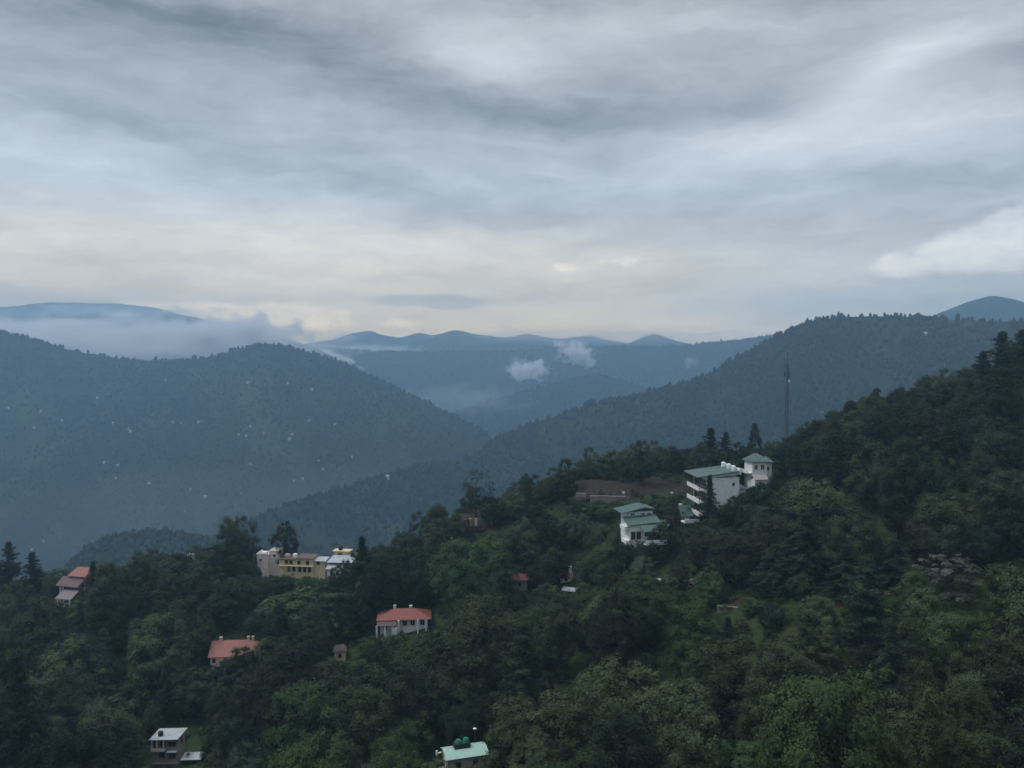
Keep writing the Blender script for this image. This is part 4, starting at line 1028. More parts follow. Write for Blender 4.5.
('oak',3,12,269,6.8,6.5,4.2),('young',3,123,271,6.5,6.8,3.1),('oak',2,141,271,6.2,6.6,6.0),('dark_oak',4,186,270,8.4,8.3,5.7),('cone',2,-207,277,14.4,11.5,3.3),('green_oak',0,-186,276,8.2,8.8,1.8),
('pine',0,-162,277,9.2,8.1,2.8),('cone',4,-144,276,6.6,6.5,1.9),('oak',4,-135,276,6.6,10.9,5.6),('dark_oak',1,-126,275,6.4,5.8,4.6),('dark_oak',3,-37,276,9.9,11.8,1.3),('oak',4,-16,276,10.4,11.3,4.9),
('oak',2,4,276,9.0,14.6,4.1),('oak',3,17,274,6.4,6.8,6.0),('dark_oak',3,77,277,3.8,7.7,3.9),('oak',3,95,277,3.1,6.2,6.1),('cone',4,104,276,5.4,6.8,3.4),('dark_oak',4,113,277,7.3,10.7,5.4),
('oak',3,132,277,6.7,7.4,5.6),('green_oak',4,151,274,4.9,8.4,1.5),('deodar',0,160,277,8.0,11.0,1.5),('green_oak',4,170,276,11.1,11.8,3.0),('pine',1,181,276,9.1,5.8,4.7),('young',2,192,276,6.3,6.4,1.6),
('cone',0,203,274,6.6,6.5,3.6),('green_oak',3,-154,279,7.7,7.6,5.4),('dark_oak',4,-112,279,5.9,8.7,4.1),('young',1,-101,280,6.9,7.7,4.2),('oak',3,15,282,6.4,6.4,5.5),('young',0,56,280,7.9,7.0,3.4),
('young',3,189,280,3.3,3.7,5.9),('tall',4,205,282,7.5,8.2,5.5),('dark_oak',2,-209,285,7.3,7.5,0.2),('tall',2,-200,284,13.8,8.7,2.3),('oak',3,-187,287,11.1,12.7,0.1),('oak',0,-166,287,7.4,8.4,5.9),
('green_oak',4,-142,286,7.9,11.0,3.8),('young',4,-128,287,3.1,2.9,1.7),('oak',3,-119,287,9.4,13.7,1.9),('young',2,-94,284,4.1,3.8,6.2),('young',4,-59,286,5.0,5.0,3.2),('green_oak',4,-46,285,11.0,12.4,5.8),
('green_oak',1,-32,285,5.4,5.7,1.9),('oak',1,-22,286,15.4,14.2,1.6),('cone',0,-12,287,8.6,7.3,0.4),('oak',4,0,287,10.6,12.2,4.4),('dark_oak',2,64,285,8.3,7.4,4.2),('tall',1,75,287,5.1,6.3,5.2),
('oak',0,102,286,3.4,5.7,3.7),('oak',2,123,283,7.5,6.9,1.6),('young',4,128,283,3.1,3.4,1.6),('young',3,138,286,4.9,4.2,0.8),('tall',3,144,284,7.5,4.8,3.7),('oak',4,158,286,5.4,8.6,4.6),
('green_oak',1,179,287,12.7,13.3,3.9),('green_oak',1,195,287,10.1,10.2,4.5),('oak',0,-218,290,9.4,10.0,0.4),('green_oak',0,-198,291,8.1,7.1,0.2),('deodar',3,-173,292,8.2,4.9,1.9),('dark_oak',0,-160,292,7.6,8.0,4.0),
('tall',3,-151,289,8.1,9.0,1.6),('deodar',2,-106,292,10.9,12.9,3.4),('oak',0,-88,290,7.6,12.9,3.6),('dark_oak',1,-31,290,6.2,5.5,2.0),('dark_oak',0,15,291,5.3,6.0,1.7),('oak',0,27,290,7.8,7.7,2.4),
('green_oak',3,54,289,10.1,11.3,5.2),('dark_oak',2,65,292,8.8,7.5,3.4),('oak',2,116,291,6.7,6.1,4.3),('oak',0,136,291,6.1,5.8,5.9),('oak',4,144,292,8.0,8.3,5.4),('tall',4,152,288,6.9,6.4,0.4),
('young',4,170,290,8.6,7.9,2.4),('green_oak',0,207,289,8.9,10.3,4.0),('oak',3,-214,297,7.7,8.7,5.3),('young',1,-191,296,3.4,3.7,3.9),('tall',0,-146,295,8.8,5.4,2.8),('deodar',3,-131,293,8.5,5.8,0.5),
('young',4,-80,293,4.6,4.2,0.5),('young',4,-71,297,3.7,4.2,3.5),('young',2,-63,295,3.0,3.3,4.4),('young',3,-59,294,3.0,2.7,2.9),('young',0,-53,296,4.3,3.9,5.3),('young',2,-41,296,2.8,3.0,2.0),
('dark_oak',2,-23,297,10.2,10.6,3.4),('dark_oak',4,81,295,4.6,8.4,3.1),('oak',0,124,293,5.8,5.7,0.3),('deodar',2,130,297,8.1,11.1,2.0),('dark_oak',2,138,296,6.2,6.6,0.3),('dark_oak',4,153,294,7.4,6.5,4.5),
('dark_oak',4,183,295,8.8,7.9,6.2),('dark_oak',2,195,294,6.2,5.7,0.8),('young',3,215,297,8.1,8.2,0.1),('dark_oak',4,59,99,6.3,5.1,3.8),('tall',2,69,99,8.5,3.8,2.2),('cone',4,80,102,6.9,4.7,2.4),
('green_oak',2,54,110,6.6,4.4,6.2),('deodar',3,12,117,10.9,6.0,1.5),('dark_oak',1,16,113,5.8,5.0,2.0),('young',2,39,117,3.3,2.4,0.9),('cone',4,93,114,8.9,5.5,4.4),('green_oak',4,80,120,9.0,6.1,4.1),
('oak',0,85,121,7.9,6.3,4.3),('young',4,-24,125,4.1,2.9,3.4),('dark_oak',2,-18,123,8.7,6.6,3.9),('oak',0,-8,124,6.5,4.4,2.3),('green_oak',0,-0,123,6.0,4.9,1.6),('green_oak',0,47,130,5.4,4.2,5.7),
('cone',1,10,138,7.1,4.2,4.9),('young',0,99,137,4.3,3.3,1.4),('young',1,105,133,4.8,3.4,2.0),('green_oak',2,-104,142,5.6,4.2,1.3),('cone',3,-57,138,6.2,4.0,2.8),('young',4,-54,141,3.9,3.1,3.8),
('oak',4,-44,139,7.8,5.1,0.2),('cone',3,-24,139,6.2,4.1,0.2),('deodar',4,-94,149,11.3,6.3,2.7),('green_oak',0,-89,144,8.7,6.2,0.8),('oak',4,-41,144,10.2,6.7,5.2),('oak',4,-12,141,6.8,6.1,1.6),
('young',3,-1,144,5.0,3.5,3.2),('young',1,56,147,3.1,2.6,0.9),('cone',0,85,148,7.9,4.8,5.5),('pine',3,100,145,8.3,4.2,5.3),('dark_oak',4,-78,150,5.9,4.5,1.0),('dark_oak',0,-70,148,5.1,4.3,5.3),
('dark_oak',1,33,150,7.1,5.6,5.0),('young',3,52,151,4.2,2.9,4.8),('dark_oak',0,112,147,7.1,4.7,1.3),('tall',0,-100,154,7.6,3.6,0.5),('dark_oak',0,-90,158,7.8,5.8,4.8),('cone',3,-66,157,6.8,5.0,3.8),
('young',4,-51,154,4.1,3.0,4.9),('young',4,-19,153,5.8,3.8,4.6),('young',4,86,156,3.5,3.0,2.3),('young',4,-125,159,3.5,3.0,2.6),('cone',4,-55,158,7.0,4.1,5.7),('tall',2,-44,161,8.7,4.1,2.9),
('pine',0,-4,161,7.0,3.4,3.4),('young',4,74,160,4.0,3.2,1.7),('pine',0,-104,166,7.3,3.1,2.4),('young',2,-60,164,5.9,4.3,0.4),('young',4,-49,165,3.1,2.6,1.8),('green_oak',2,-125,170,6.6,4.3,2.4),
('cone',2,-101,170,11.8,6.2,1.5),('tall',0,-84,168,10.2,4.3,0.4),('oak',0,-70,170,2.6,3.3,5.1),('oak',2,-66,167,2.6,3.0,3.5),('oak',3,48,169,3.0,3.0,0.7),('deodar',2,118,172,11.4,4.9,2.6),
('oak',1,131,170,5.7,4.5,5.1),('green_oak',4,-25,176,6.9,4.8,4.2),('cone',2,-27,180,7.4,4.2,2.8),('dark_oak',4,8,181,5.3,4.6,4.4),('tall',0,137,179,12.8,5.3,0.4),('tall',2,-126,185,9.8,4.7,5.4),
('young',3,-47,186,3.5,3.0,5.8),('green_oak',3,-26,185,5.2,4.6,4.0),('green_oak',0,2,188,6.8,4.6,2.4),('pine',0,23,187,8.1,3.4,3.7),('young',4,28,182,3.4,2.6,3.6),('oak',3,79,188,7.5,5.8,0.1),
('oak',2,112,183,5.0,4.2,0.7),('young',3,116,188,4.8,3.5,5.4),('tall',1,-136,189,8.1,3.9,0.9),('young',2,-123,191,2.4,2.1,5.4),('dark_oak',0,-92,190,5.7,4.4,3.3),('green_oak',0,-43,187,6.9,4.9,4.5),
('tall',2,-38,187,6.5,3.4,5.7),('deodar',0,-30,189,8.1,4.2,0.1),('green_oak',2,-11,191,5.2,4.0,3.3),('green_oak',0,-5,190,6.6,4.5,5.5),('oak',4,26,191,5.4,4.7,2.4),('green_oak',1,134,192,6.3,4.3,5.0),
('young',1,-115,194,6.1,4.3,0.9),('young',0,-73,195,3.3,2.5,5.1),('cone',1,-64,194,9.6,6.0,1.1),('oak',1,-27,194,7.2,5.6,0.6),('young',4,-18,195,4.5,3.2,0.3),('cone',4,-1,199,9.0,5.7,3.8),
('deodar',0,24,198,9.1,4.4,1.4),('dark_oak',2,75,195,7.4,4.8,1.1),('dark_oak',2,-129,200,8.1,6.9,0.6),('deodar',0,-108,201,11.6,5.5,1.5),('young',0,-42,202,2.8,3.2,3.9),('young',4,26,201,3.2,2.1,4.2),
('oak',4,76,202,6.2,4.2,3.3),('dark_oak',1,137,199,7.1,4.7,4.4),('young',2,146,198,3.4,2.6,0.9),('tall',2,-148,204,10.1,5.1,0.6),('pine',2,-81,203,8.0,3.6,4.7),('young',4,-32,207,3.2,2.2,2.4),
('tall',0,6,208,8.8,3.5,3.8),('oak',1,29,201,6.6,4.6,5.1),('oak',4,65,203,7.0,5.2,5.2),('green_oak',0,70,207,6.6,5.1,4.4),('oak',2,-160,209,7.5,5.7,1.4),('oak',0,-119,211,6.3,5.2,2.4),
('green_oak',0,12,208,5.9,5.2,4.8),('oak',3,52,211,6.0,4.5,4.3),('oak',4,73,211,9.8,7.3,3.4),('dark_oak',4,146,208,6.6,5.8,2.8),('young',0,15,216,3.8,2.7,3.2),('tall',2,93,214,6.1,3.3,0.6),
('young',4,96,213,4.5,3.5,1.6),('oak',1,105,217,7.3,5.3,3.8),('dark_oak',2,119,216,7.4,5.6,1.9),('green_oak',0,-168,223,6.4,5.0,5.0),('dark_oak',4,-119,216,7.4,5.4,1.3),('tall',4,-8,221,9.1,3.8,1.7),
('oak',0,9,220,3.5,3.6,2.1),('young',2,101,222,4.0,3.5,4.4),('young',4,-45,229,4.2,2.8,5.5),('dark_oak',3,80,225,7.8,5.1,5.2),('dark_oak',1,133,228,5.6,4.7,1.2),('oak',1,155,227,7.4,5.8,1.5),
('pine',0,-164,231,6.9,3.4,5.1),('oak',1,-128,231,6.4,4.4,5.8),('oak',2,-123,232,4.8,2.9,0.3),('oak',3,-71,226,5.5,4.7,5.2),('green_oak',1,-28,232,5.6,4.2,4.1),('green_oak',1,115,230,8.0,5.9,4.4),
('dark_oak',3,123,232,5.9,4.3,2.3),('green_oak',2,-165,236,8.2,5.3,2.5),('green_oak',2,-149,234,6.1,4.3,1.0),('deodar',1,-112,238,7.8,3.7,2.7),('tall',0,-107,237,7.2,3.7,0.7),('cone',1,-44,233,6.6,3.8,5.7),
('oak',4,-20,235,9.4,6.4,1.8),('dark_oak',1,93,234,7.7,6.4,1.1),('cone',3,119,236,7.9,5.3,6.0),('dark_oak',2,143,237,5.3,4.1,5.6),('cone',2,149,236,8.5,4.4,1.3),('young',2,-176,239,4.0,3.0,4.6),
('dark_oak',2,-155,239,6.8,5.3,6.2),('oak',4,-84,241,6.7,5.1,0.2),('young',0,-58,238,4.6,3.7,0.6),('cone',4,-25,241,9.4,5.1,5.7),('young',4,9,242,3.6,2.7,5.2),('cone',2,116,242,9.5,6.2,3.6),
('green_oak',3,-175,245,9.3,6.6,2.5),('green_oak',0,-164,243,7.1,5.1,4.3),('oak',3,-46,246,2.4,2.6,0.5),('green_oak',4,66,243,7.6,5.3,4.8),('dark_oak',3,86,247,5.2,4.1,1.6),('dark_oak',1,123,245,5.8,4.7,3.6),
('tall',2,154,244,10.0,5.2,2.7),('deodar',2,173,246,7.5,6.1,1.6),('green_oak',3,-99,251,6.9,5.4,2.6),('pine',0,81,249,6.7,5.1,6.1),('young',0,92,247,3.0,2.3,2.5),('green_oak',1,190,252,5.5,6.6,0.7),
('young',1,-181,255,3.2,2.4,1.4),('young',1,-33,254,3.8,2.6,2.1),('young',0,-22,258,4.0,2.6,5.9),('oak',4,76,258,5.3,6.5,5.6),('young',0,136,254,3.9,2.8,5.9),('pine',1,160,253,8.0,3.4,4.6),
('dark_oak',1,-186,257,6.1,4.0,4.8),('dark_oak',1,-116,258,6.5,5.2,6.2),('green_oak',3,-48,261,5.0,4.0,0.6),('green_oak',4,-40,262,4.2,4.5,0.7),('oak',4,-18,261,6.8,5.4,4.2),('dark_oak',2,122,260,7.3,5.3,4.0),
('dark_oak',4,148,260,6.1,4.7,5.6),('deodar',3,195,258,4.5,6.0,4.2),('oak',1,-198,263,6.1,6.8,2.4),('tall',1,-129,264,6.0,3.8,3.8),('young',3,-92,261,4.4,3.4,3.6),('oak',0,-21,269,4.4,4.6,3.9),
('cone',4,1,269,4.8,4.2,6.0),('young',2,123,266,2.1,2.2,3.5),('dark_oak',4,136,268,5.5,6.5,5.7),('tall',3,145,262,5.4,3.2,1.8),('oak',4,171,262,5.0,4.2,3.3),('dark_oak',1,196,265,5.9,6.3,0.2),
('dark_oak',1,-154,273,4.5,4.4,5.0),('young',3,-115,270,2.9,3.0,5.8),('green_oak',0,-33,268,5.2,5.2,4.5),('tall',1,19,268,5.4,3.5,1.1),('green_oak',1,55,271,4.8,4.5,0.8),('tall',3,70,271,5.3,4.1,4.9),
('oak',3,82,269,3.1,4.2,3.5),('oak',1,88,271,2.9,4.5,3.4),('dark_oak',1,99,273,4.9,4.9,3.3),('dark_oak',2,113,268,5.5,6.1,3.6),('green_oak',4,127,270,4.9,4.4,1.7),('tall',1,148,269,4.7,4.5,2.5),
('tall',2,161,271,6.5,3.9,5.8),('young',0,171,269,2.4,2.4,3.4),('green_oak',4,178,270,5.8,5.5,1.4),('young',1,201,269,2.2,2.1,4.9),('oak',0,-121,275,4.5,4.5,3.2),('young',0,-115,273,2.8,3.0,3.9),
('young',3,-110,272,3.6,3.4,3.9),('dark_oak',0,-91,276,5.7,6.7,4.5),('dark_oak',3,-24,274,6.0,6.9,0.1),('oak',1,48,279,3.6,4.0,3.7),('young',0,124,276,3.7,3.3,5.7),('cone',0,156,273,6.0,4.2,1.9),
('young',2,-195,279,3.8,3.6,1.1),('dark_oak',4,-174,284,7.4,6.9,5.1),('pine',0,-148,282,6.9,4.7,1.5),('oak',2,-123,279,6.1,5.6,4.8),('oak',3,-90,281,6.1,6.3,5.6),('dark_oak',2,-85,283,5.0,5.9,4.4),
('oak',0,19,280,5.1,5.1,0.4),('oak',1,51,281,5.5,5.5,1.3),('dark_oak',4,66,278,4.5,4.9,2.7),('cone',1,70,280,5.7,4.2,1.1),('dark_oak',2,81,283,3.6,6.2,0.2),('tall',2,137,281,6.8,4.1,2.8),
('tall',3,142,278,7.1,5.0,2.3),('oak',0,146,279,6.0,6.0,4.6),('young',0,176,279,2.4,2.3,5.3),('green_oak',2,186,283,6.5,6.0,2.9),('green_oak',4,199,278,5.3,5.3,0.7),('green_oak',0,-158,283,5.9,5.5,2.8),
('dark_oak',3,-133,285,7.3,6.8,4.6),('tall',1,-108,284,5.6,3.5,4.4),('pine',2,-102,284,6.8,3.9,0.2),('cone',4,-40,283,4.3,3.9,1.1),('cone',3,14,287,5.5,4.9,2.0),('dark_oak',3,23,286,4.1,4.2,1.4),
('young',4,71,285,2.5,2.4,0.8),('green_oak',3,114,287,4.9,4.3,0.2),('young',0,131,287,2.5,2.3,5.8),('pine',4,166,287,7.5,4.3,1.4),('tall',2,-207,292,8.9,5.3,5.8),('oak',1,-97,292,5.4,5.1,4.3),
('young',1,-74,290,3.3,3.6,1.8),('oak',2,-36,290,6.6,5.8,0.5),('pine',0,-12,292,6.3,3.8,5.4),('oak',4,8,290,3.9,4.6,6.2),('green_oak',0,20,289,4.8,4.9,1.8),('young',3,73,291,2.5,2.5,4.7),
('dark_oak',3,79,289,3.8,4.4,0.4),('dark_oak',2,88,290,2.5,4.3,5.7),('oak',0,106,294,4.5,6.8,3.5),('oak',2,107,288,4.1,6.5,2.1),('tall',3,157,293,6.0,4.2,3.5),('oak',0,-222,296,6.1,6.6,0.2),
('cone',2,-185,297,5.6,5.1,2.5),('tall',4,-180,298,7.0,4.3,0.5),('green_oak',0,-174,297,5.2,5.4,1.0),('oak',2,-166,294,6.0,6.7,1.1),('tall',1,-150,297,9.5,5.1,0.3),('cone',3,-141,295,5.6,5.1,1.6),
('oak',4,-127,297,5.1,5.5,5.4),('pine',0,-121,296,7.1,3.8,6.0),('green_oak',3,-115,297,5.2,5.9,3.6),('oak',3,-44,297,5.1,4.5,4.5),('pine',4,-36,296,7.4,4.8,2.3),('young',1,-17,294,2.6,2.4,5.6),
('dark_oak',3,0,298,5.5,5.5,6.0),('dark_oak',0,8,294,5.5,5.2,3.8),('dark_oak',1,20,295,6.0,5.6,4.2),('oak',4,33,294,6.8,5.9,5.3),('dark_oak',0,60,296,5.4,6.1,6.0),('deodar',2,71,295,6.7,4.6,5.5),
('oak',2,101,292,3.9,5.5,5.4),('cone',3,147,297,6.7,5.2,0.7),('green_oak',0,164,293,4.9,4.2,0.6),('pine',1,169,296,7.8,4.2,3.7),('green_oak',4,190,295,6.5,5.8,1.0),('deodar',3,202,295,6.6,4.1,0.4),
('tall',1,206,296,7.1,4.4,3.1),]
NOBUSH = [(582, 484, 688, 496), (462, 514, 505, 527), (255, 735, 330, 762), (372, 618, 434, 631), (276, 566, 352, 577), (145, 752, 208, 775), (62, 594, 82, 606), (686, 500, 740, 520)]

def put_tree(kind, var, x, y, H, W, rot, label):
    """kind's own mesh scaled to height H and width W, standing on the slope"""
    cm, tm, h0, w0 = TREEKIT[kind][var % len(TREEKIT[kind])]
    z = float(ground(x, y)) - 0.25
    root = empty(KNAME[kind], (x, y, z), rot, label, 'tree', 'trees on the near hillside')
    root.scale = (W / w0, W / w0, H / h0)
    for nm, me in (('trunk', tm), ('crown', cm)):
        c_ = bpy.data.objects.new(nm, me); COL.objects.link(c_); c_.parent = root
    return root


def tree_mass(name, rows, label):
    """the many hidden or barely seen trees as one mass: points that carry the same tree meshes"""
    src = bpy.data.collections.new('forest_sources'); keys = {}
    for kind in sorted({r[0] for r in rows}):
        for v, (cm, tm, h0, w0) in enumerate(TREEKIT[kind]):
            keys[(kind, v)] = len(keys)
            so = bpy.data.objects.new('source_%03d' % keys[(kind, v)], cm); src.objects.link(so)
    n = len(rows); P, Rt, Sc, Ix = [], [], [], []
    for (kind, var, x, y, H, W, rot) in rows:
        v = var % len(TREEKIT[kind]); cm, tm, h0, w0 = TREEKIT[kind][v]
        P.append((x, y, float(ground(x, y)) - 0.25)); Rt.append((0, 0, rot)); Sc.append((W / w0, W / w0, H / h0)); Ix.append(keys[(kind, v)])
    me = bpy.data.meshes.new(name); me.vertices.add(n); me.vertices.foreach_set('co', np.array(P, np.float32).ravel())
    for an, ty, dat in (('rot', 'FLOAT_VECTOR', Rt), ('scl', 'FLOAT_VECTOR', Sc)):
        a = me.attributes.new(an, ty, 'POINT'); a.data.foreach_set('vector', np.array(dat, np.float32).ravel())
    a = me.attributes.new('idx', 'INT', 'POINT'); a.data.foreach_set('value', np.array(Ix, np.int32))
    o_ = link(name, me)
    ng = bpy.data.node_groups.new('forest_points', 'GeometryNodeTree')
    ng.interface.new_socket('Geometry', in_out='INPUT', socket_type='NodeSocketGeometry'); ng.interface.new_socket('Geometry', in_out='OUTPUT', socket_type='NodeSocketGeometry')
    gi, go = ng.nodes.new('NodeGroupInput'), ng.nodes.new('NodeGroupOutput')
    ci = ng.nodes.new('GeometryNodeCollectionInfo'); ci.inputs['Collection'].default_value = src; ci.inputs['Separate Children'].default_value = True; ci.inputs['Reset Children'].default_value = True
    ip = ng.nodes.new('GeometryNodeInstanceOnPoints'); ip.inputs['Pick Instance'].default_value = True
    m2p = ng.nodes.new('GeometryNodeMeshToPoints')
    ng.links.new(gi.outputs[0], m2p.inputs[0]); ng.links.new(m2p.outputs[0], ip.inputs['Points']); ng.links.new(ci.outputs[0], ip.inputs['Instance'])
    for an, ty, sk in (('rot', 'FLOAT_VECTOR', 'Rotation'), ('scl', 'FLOAT_VECTOR', 'Scale'), ('idx', 'INT', 'Instance Index')):
        na = ng.nodes.new('GeometryNodeInputNamedAttribute'); na.data_type = ty; na.inputs['Name'].default_value = an
        if sk == 'Rotation':
            e2 = ng.nodes.new('FunctionNodeEulerToRotation'); ng.links.new(na.outputs[0], e2.inputs[0]); ng.links.new(e2.outputs[0], ip.inputs[sk])
        else: ng.links.new(na.outputs[0], ip.inputs[sk])
    ng.links.new(ip.outputs[0], go.inputs[0])
    md = o_.modifiers.new('trees', 'NODES'); md.node_group = ng
    return tag(o_, label, None, None, 'stuff')


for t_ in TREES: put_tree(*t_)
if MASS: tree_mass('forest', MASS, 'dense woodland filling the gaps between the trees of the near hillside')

# low bushes and brambles under and between the trees
rgb = np.random.default_rng(11)
_bv, _bf = [], []
for k in range(4):
    P = [(rgb.normal(0, .9), rgb.normal(0, .9), rgb.uniform(.3, 1.5), rgb.uniform(.5, .8), .8, 0.4) for _ in range(9)]
    me = leaf_mesh('bush', P, 26, 0.34, rgb, M_green, core=True); n = len(me.vertices); v = np.empty(n * 3, np.float32); me.vertices.foreach_get('co', v)
    f = np.empty(len(me.polygons) * 3, np.int32); me.loops.foreach_get('vertex_index', f); _bv.append((v.reshape(-1, 3), f.reshape(-1, 3))); bpy.data.meshes.remove(me)
nb_ = 3000
by = 75 + (312 - 75) * rgb.random(nb_) ** 0.75; bx = rgb.uniform(-.72, .72, nb_) * by
bz = ground(bx, by); ppx = 512 + F * bx / by; pyy = 350 - F * bz / by
ok = np.ones(nb_, bool)
for (x0, y0, x1, y1) in NOBUSH: ok &= ~((ppx > x0) & (ppx < x1) & (pyy > y0) & (pyy < y1))
bx, by, bz = bx[ok], by[ok], bz[ok]
s0 = rgb.uniform(.45, 1.15, len(bx)); tt = np.clip(.45 + vnoise(bx / 22, by / 22, 61, 3) * .35 + rgb.normal(0, .12, len(bx)), 0, 1)
V, Fc, A = replicate(_bv, np.stack([bx, by, bz - .2], -1), np.stack([s0, s0], -1), rgb.uniform(0, 6.3, len(bx)), tt, rgb)
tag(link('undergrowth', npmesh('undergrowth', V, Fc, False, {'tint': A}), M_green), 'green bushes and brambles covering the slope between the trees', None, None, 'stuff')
# ------------------------------------------------------------------ building materials
def wallmat(name, col, stain=(0.6, 0.58, 0.52), amt=0.35, rough=0.85, scale=0.8):
    m, nt, b = newmat(name, rough, 0.2)
    oc_ = objcoord(nt)
    n1_ = noise(nt, oc_, scale, 6, 0.65); n2_ = noise(nt, oc_, scale * 7, 3, 0.6)
    d = tuple(c_ * s_ for c_, s_ in zip(col, stain))
    f = (n1_.step(0.42, 0.75) * amt + (n2_ - 0.5) * 0.25)._m('ADD', 0.0, clamp=True)
    nt.links.new(mixc(nt, f, col, d), b.inputs['Base Color'])
    return m


def roofmat(name, col, worn, freq=5.0, axis_='x', rough=0.55):
    m, nt, b = newmat(name, rough, 0.35)
    oc_ = objcoord(nt); s_ = nt.nodes.new('ShaderNodeSeparateXYZ'); nt.links.new(oc_, s_.inputs[0])
    k = N(nt, s_.outputs[0 if axis_ == 'x' else 2])
    w = (k * freq * 2 * pi)._m('SINE')
    n1_ = noise(nt, oc_, 0.7, 6, 0.7)
    c_ = mixc(nt, n1_.step(0.45, 0.72), col, worn)
    c2 = mixc(nt, (w * 0.12 + 0.12)._m('ADD', 0.0, clamp=True), c_, tuple(v * 0.6 for v in col))
    nt.links.new(c2, b.inputs['Base Color'])
    bp = nt.nodes.new('ShaderNodeBump'); bp.inputs['Strength'].default_value = 0.6; bp.inputs['Distance'].default_value = 0.05
    nt.links.new(w.k, bp.inputs['Height']); nt.links.new(bp.outputs[0], b.inputs['Normal'])
    return m


MW = wallmat('white_plaster', (0.83, 0.84, 0.84), (0.55, 0.55, 0.52), 0.45)
MPINK = wallmat('pink_plaster', (0.72, 0.60, 0.56))
MYEL = wallmat('yellow_plaster', (0.66, 0.54, 0.33), (0.7, 0.65, 0.6), 0.4)
MCREAM = wallmat('cream_plaster', (0.66, 0.55, 0.36))
MCON = wallmat('bare_concrete', (0.30, 0.275, 0.255), (0.55, 0.5, 0.48), 0.7, scale=0.5)
MSTONE = wallmat('stone', (0.22, 0.20, 0.17), (0.5, 0.5, 0.5), 0.9, scale=2.5)
MBRK = wallmat('brown_wall', (0.20, 0.13, 0.095), (0.6, 0.6, 0.6), 0.6)
MEARTH = wallmat('red_earth', (0.040, 0.031, 0.026), (0.55, 0.6, 0.6), 0.9, scale=0.35)
RGREEN = roofmat('green_sheet_roof', (0.075, 0.135, 0.125), (0.12, 0.18, 0.17), 3.0)
RRED = roofmat('red_sheet_roof', (0.30, 0.095, 0.08), (0.22, 0.11, 0.09), 3.0)
RPINKR = roofmat('faded_red_roof', (0.34, 0.13, 0.11), (0.25, 0.14, 0.12), 3.0)
RBROWN = roofmat('brown_tile_roof', (0.13, 0.085, 0.08), (0.17, 0.115, 0.10), 3.0)
RORANGE = roofmat('orange_tile_roof', (0.34, 0.13, 0.09), (0.24, 0.12, 0.09), 3.0)
RTIN = roofmat('grey_tin_roof', (0.46, 0.50, 0.54), (0.28, 0.28, 0.28), 4.0)
RTEAL = roofmat('pale_teal_roof', (0.36, 0.58, 0.50), (0.42, 0.46, 0.42), 4.0)
MDARK, nt, b = newmat('dark_opening_paint', 0.9, 0.1); b.inputs['Base Color'].default_value = (0.02, 0.02, 0.022, 1)  # near-black sheet for window openings; unlit darkness is put into its colour
MGLASS, nt, b = newmat('window_glass', 0.12, 0.5); b.inputs['Base Color'].default_value = (0.03, 0.035, 0.04, 1)
MTANK, nt, b = newmat('black_plastic', 0.5, 0.3); b.inputs['Base Color'].default_value = (0.02, 0.02, 0.022, 1)
MTANKW, nt, b = newmat('white_plastic', 0.5, 0.3); b.inputs['Base Color'].default_value = (0.78, 0.79, 0.80, 1)
MTANKG, nt, b = newmat('green_plastic', 0.5, 0.3); b.inputs['Base Color'].default_value = (0.03, 0.20, 0.13, 1)
MSTEEL, nt, b = newmat('galvanised_steel', 0.6, 0.4); b.inputs['Base Color'].default_value = (0.06, 0.06, 0.065, 1)
MWOOD = wallmat('weathered_wood', (0.14, 0.085, 0.055), (0.6, 0.6, 0.6), 0.6)


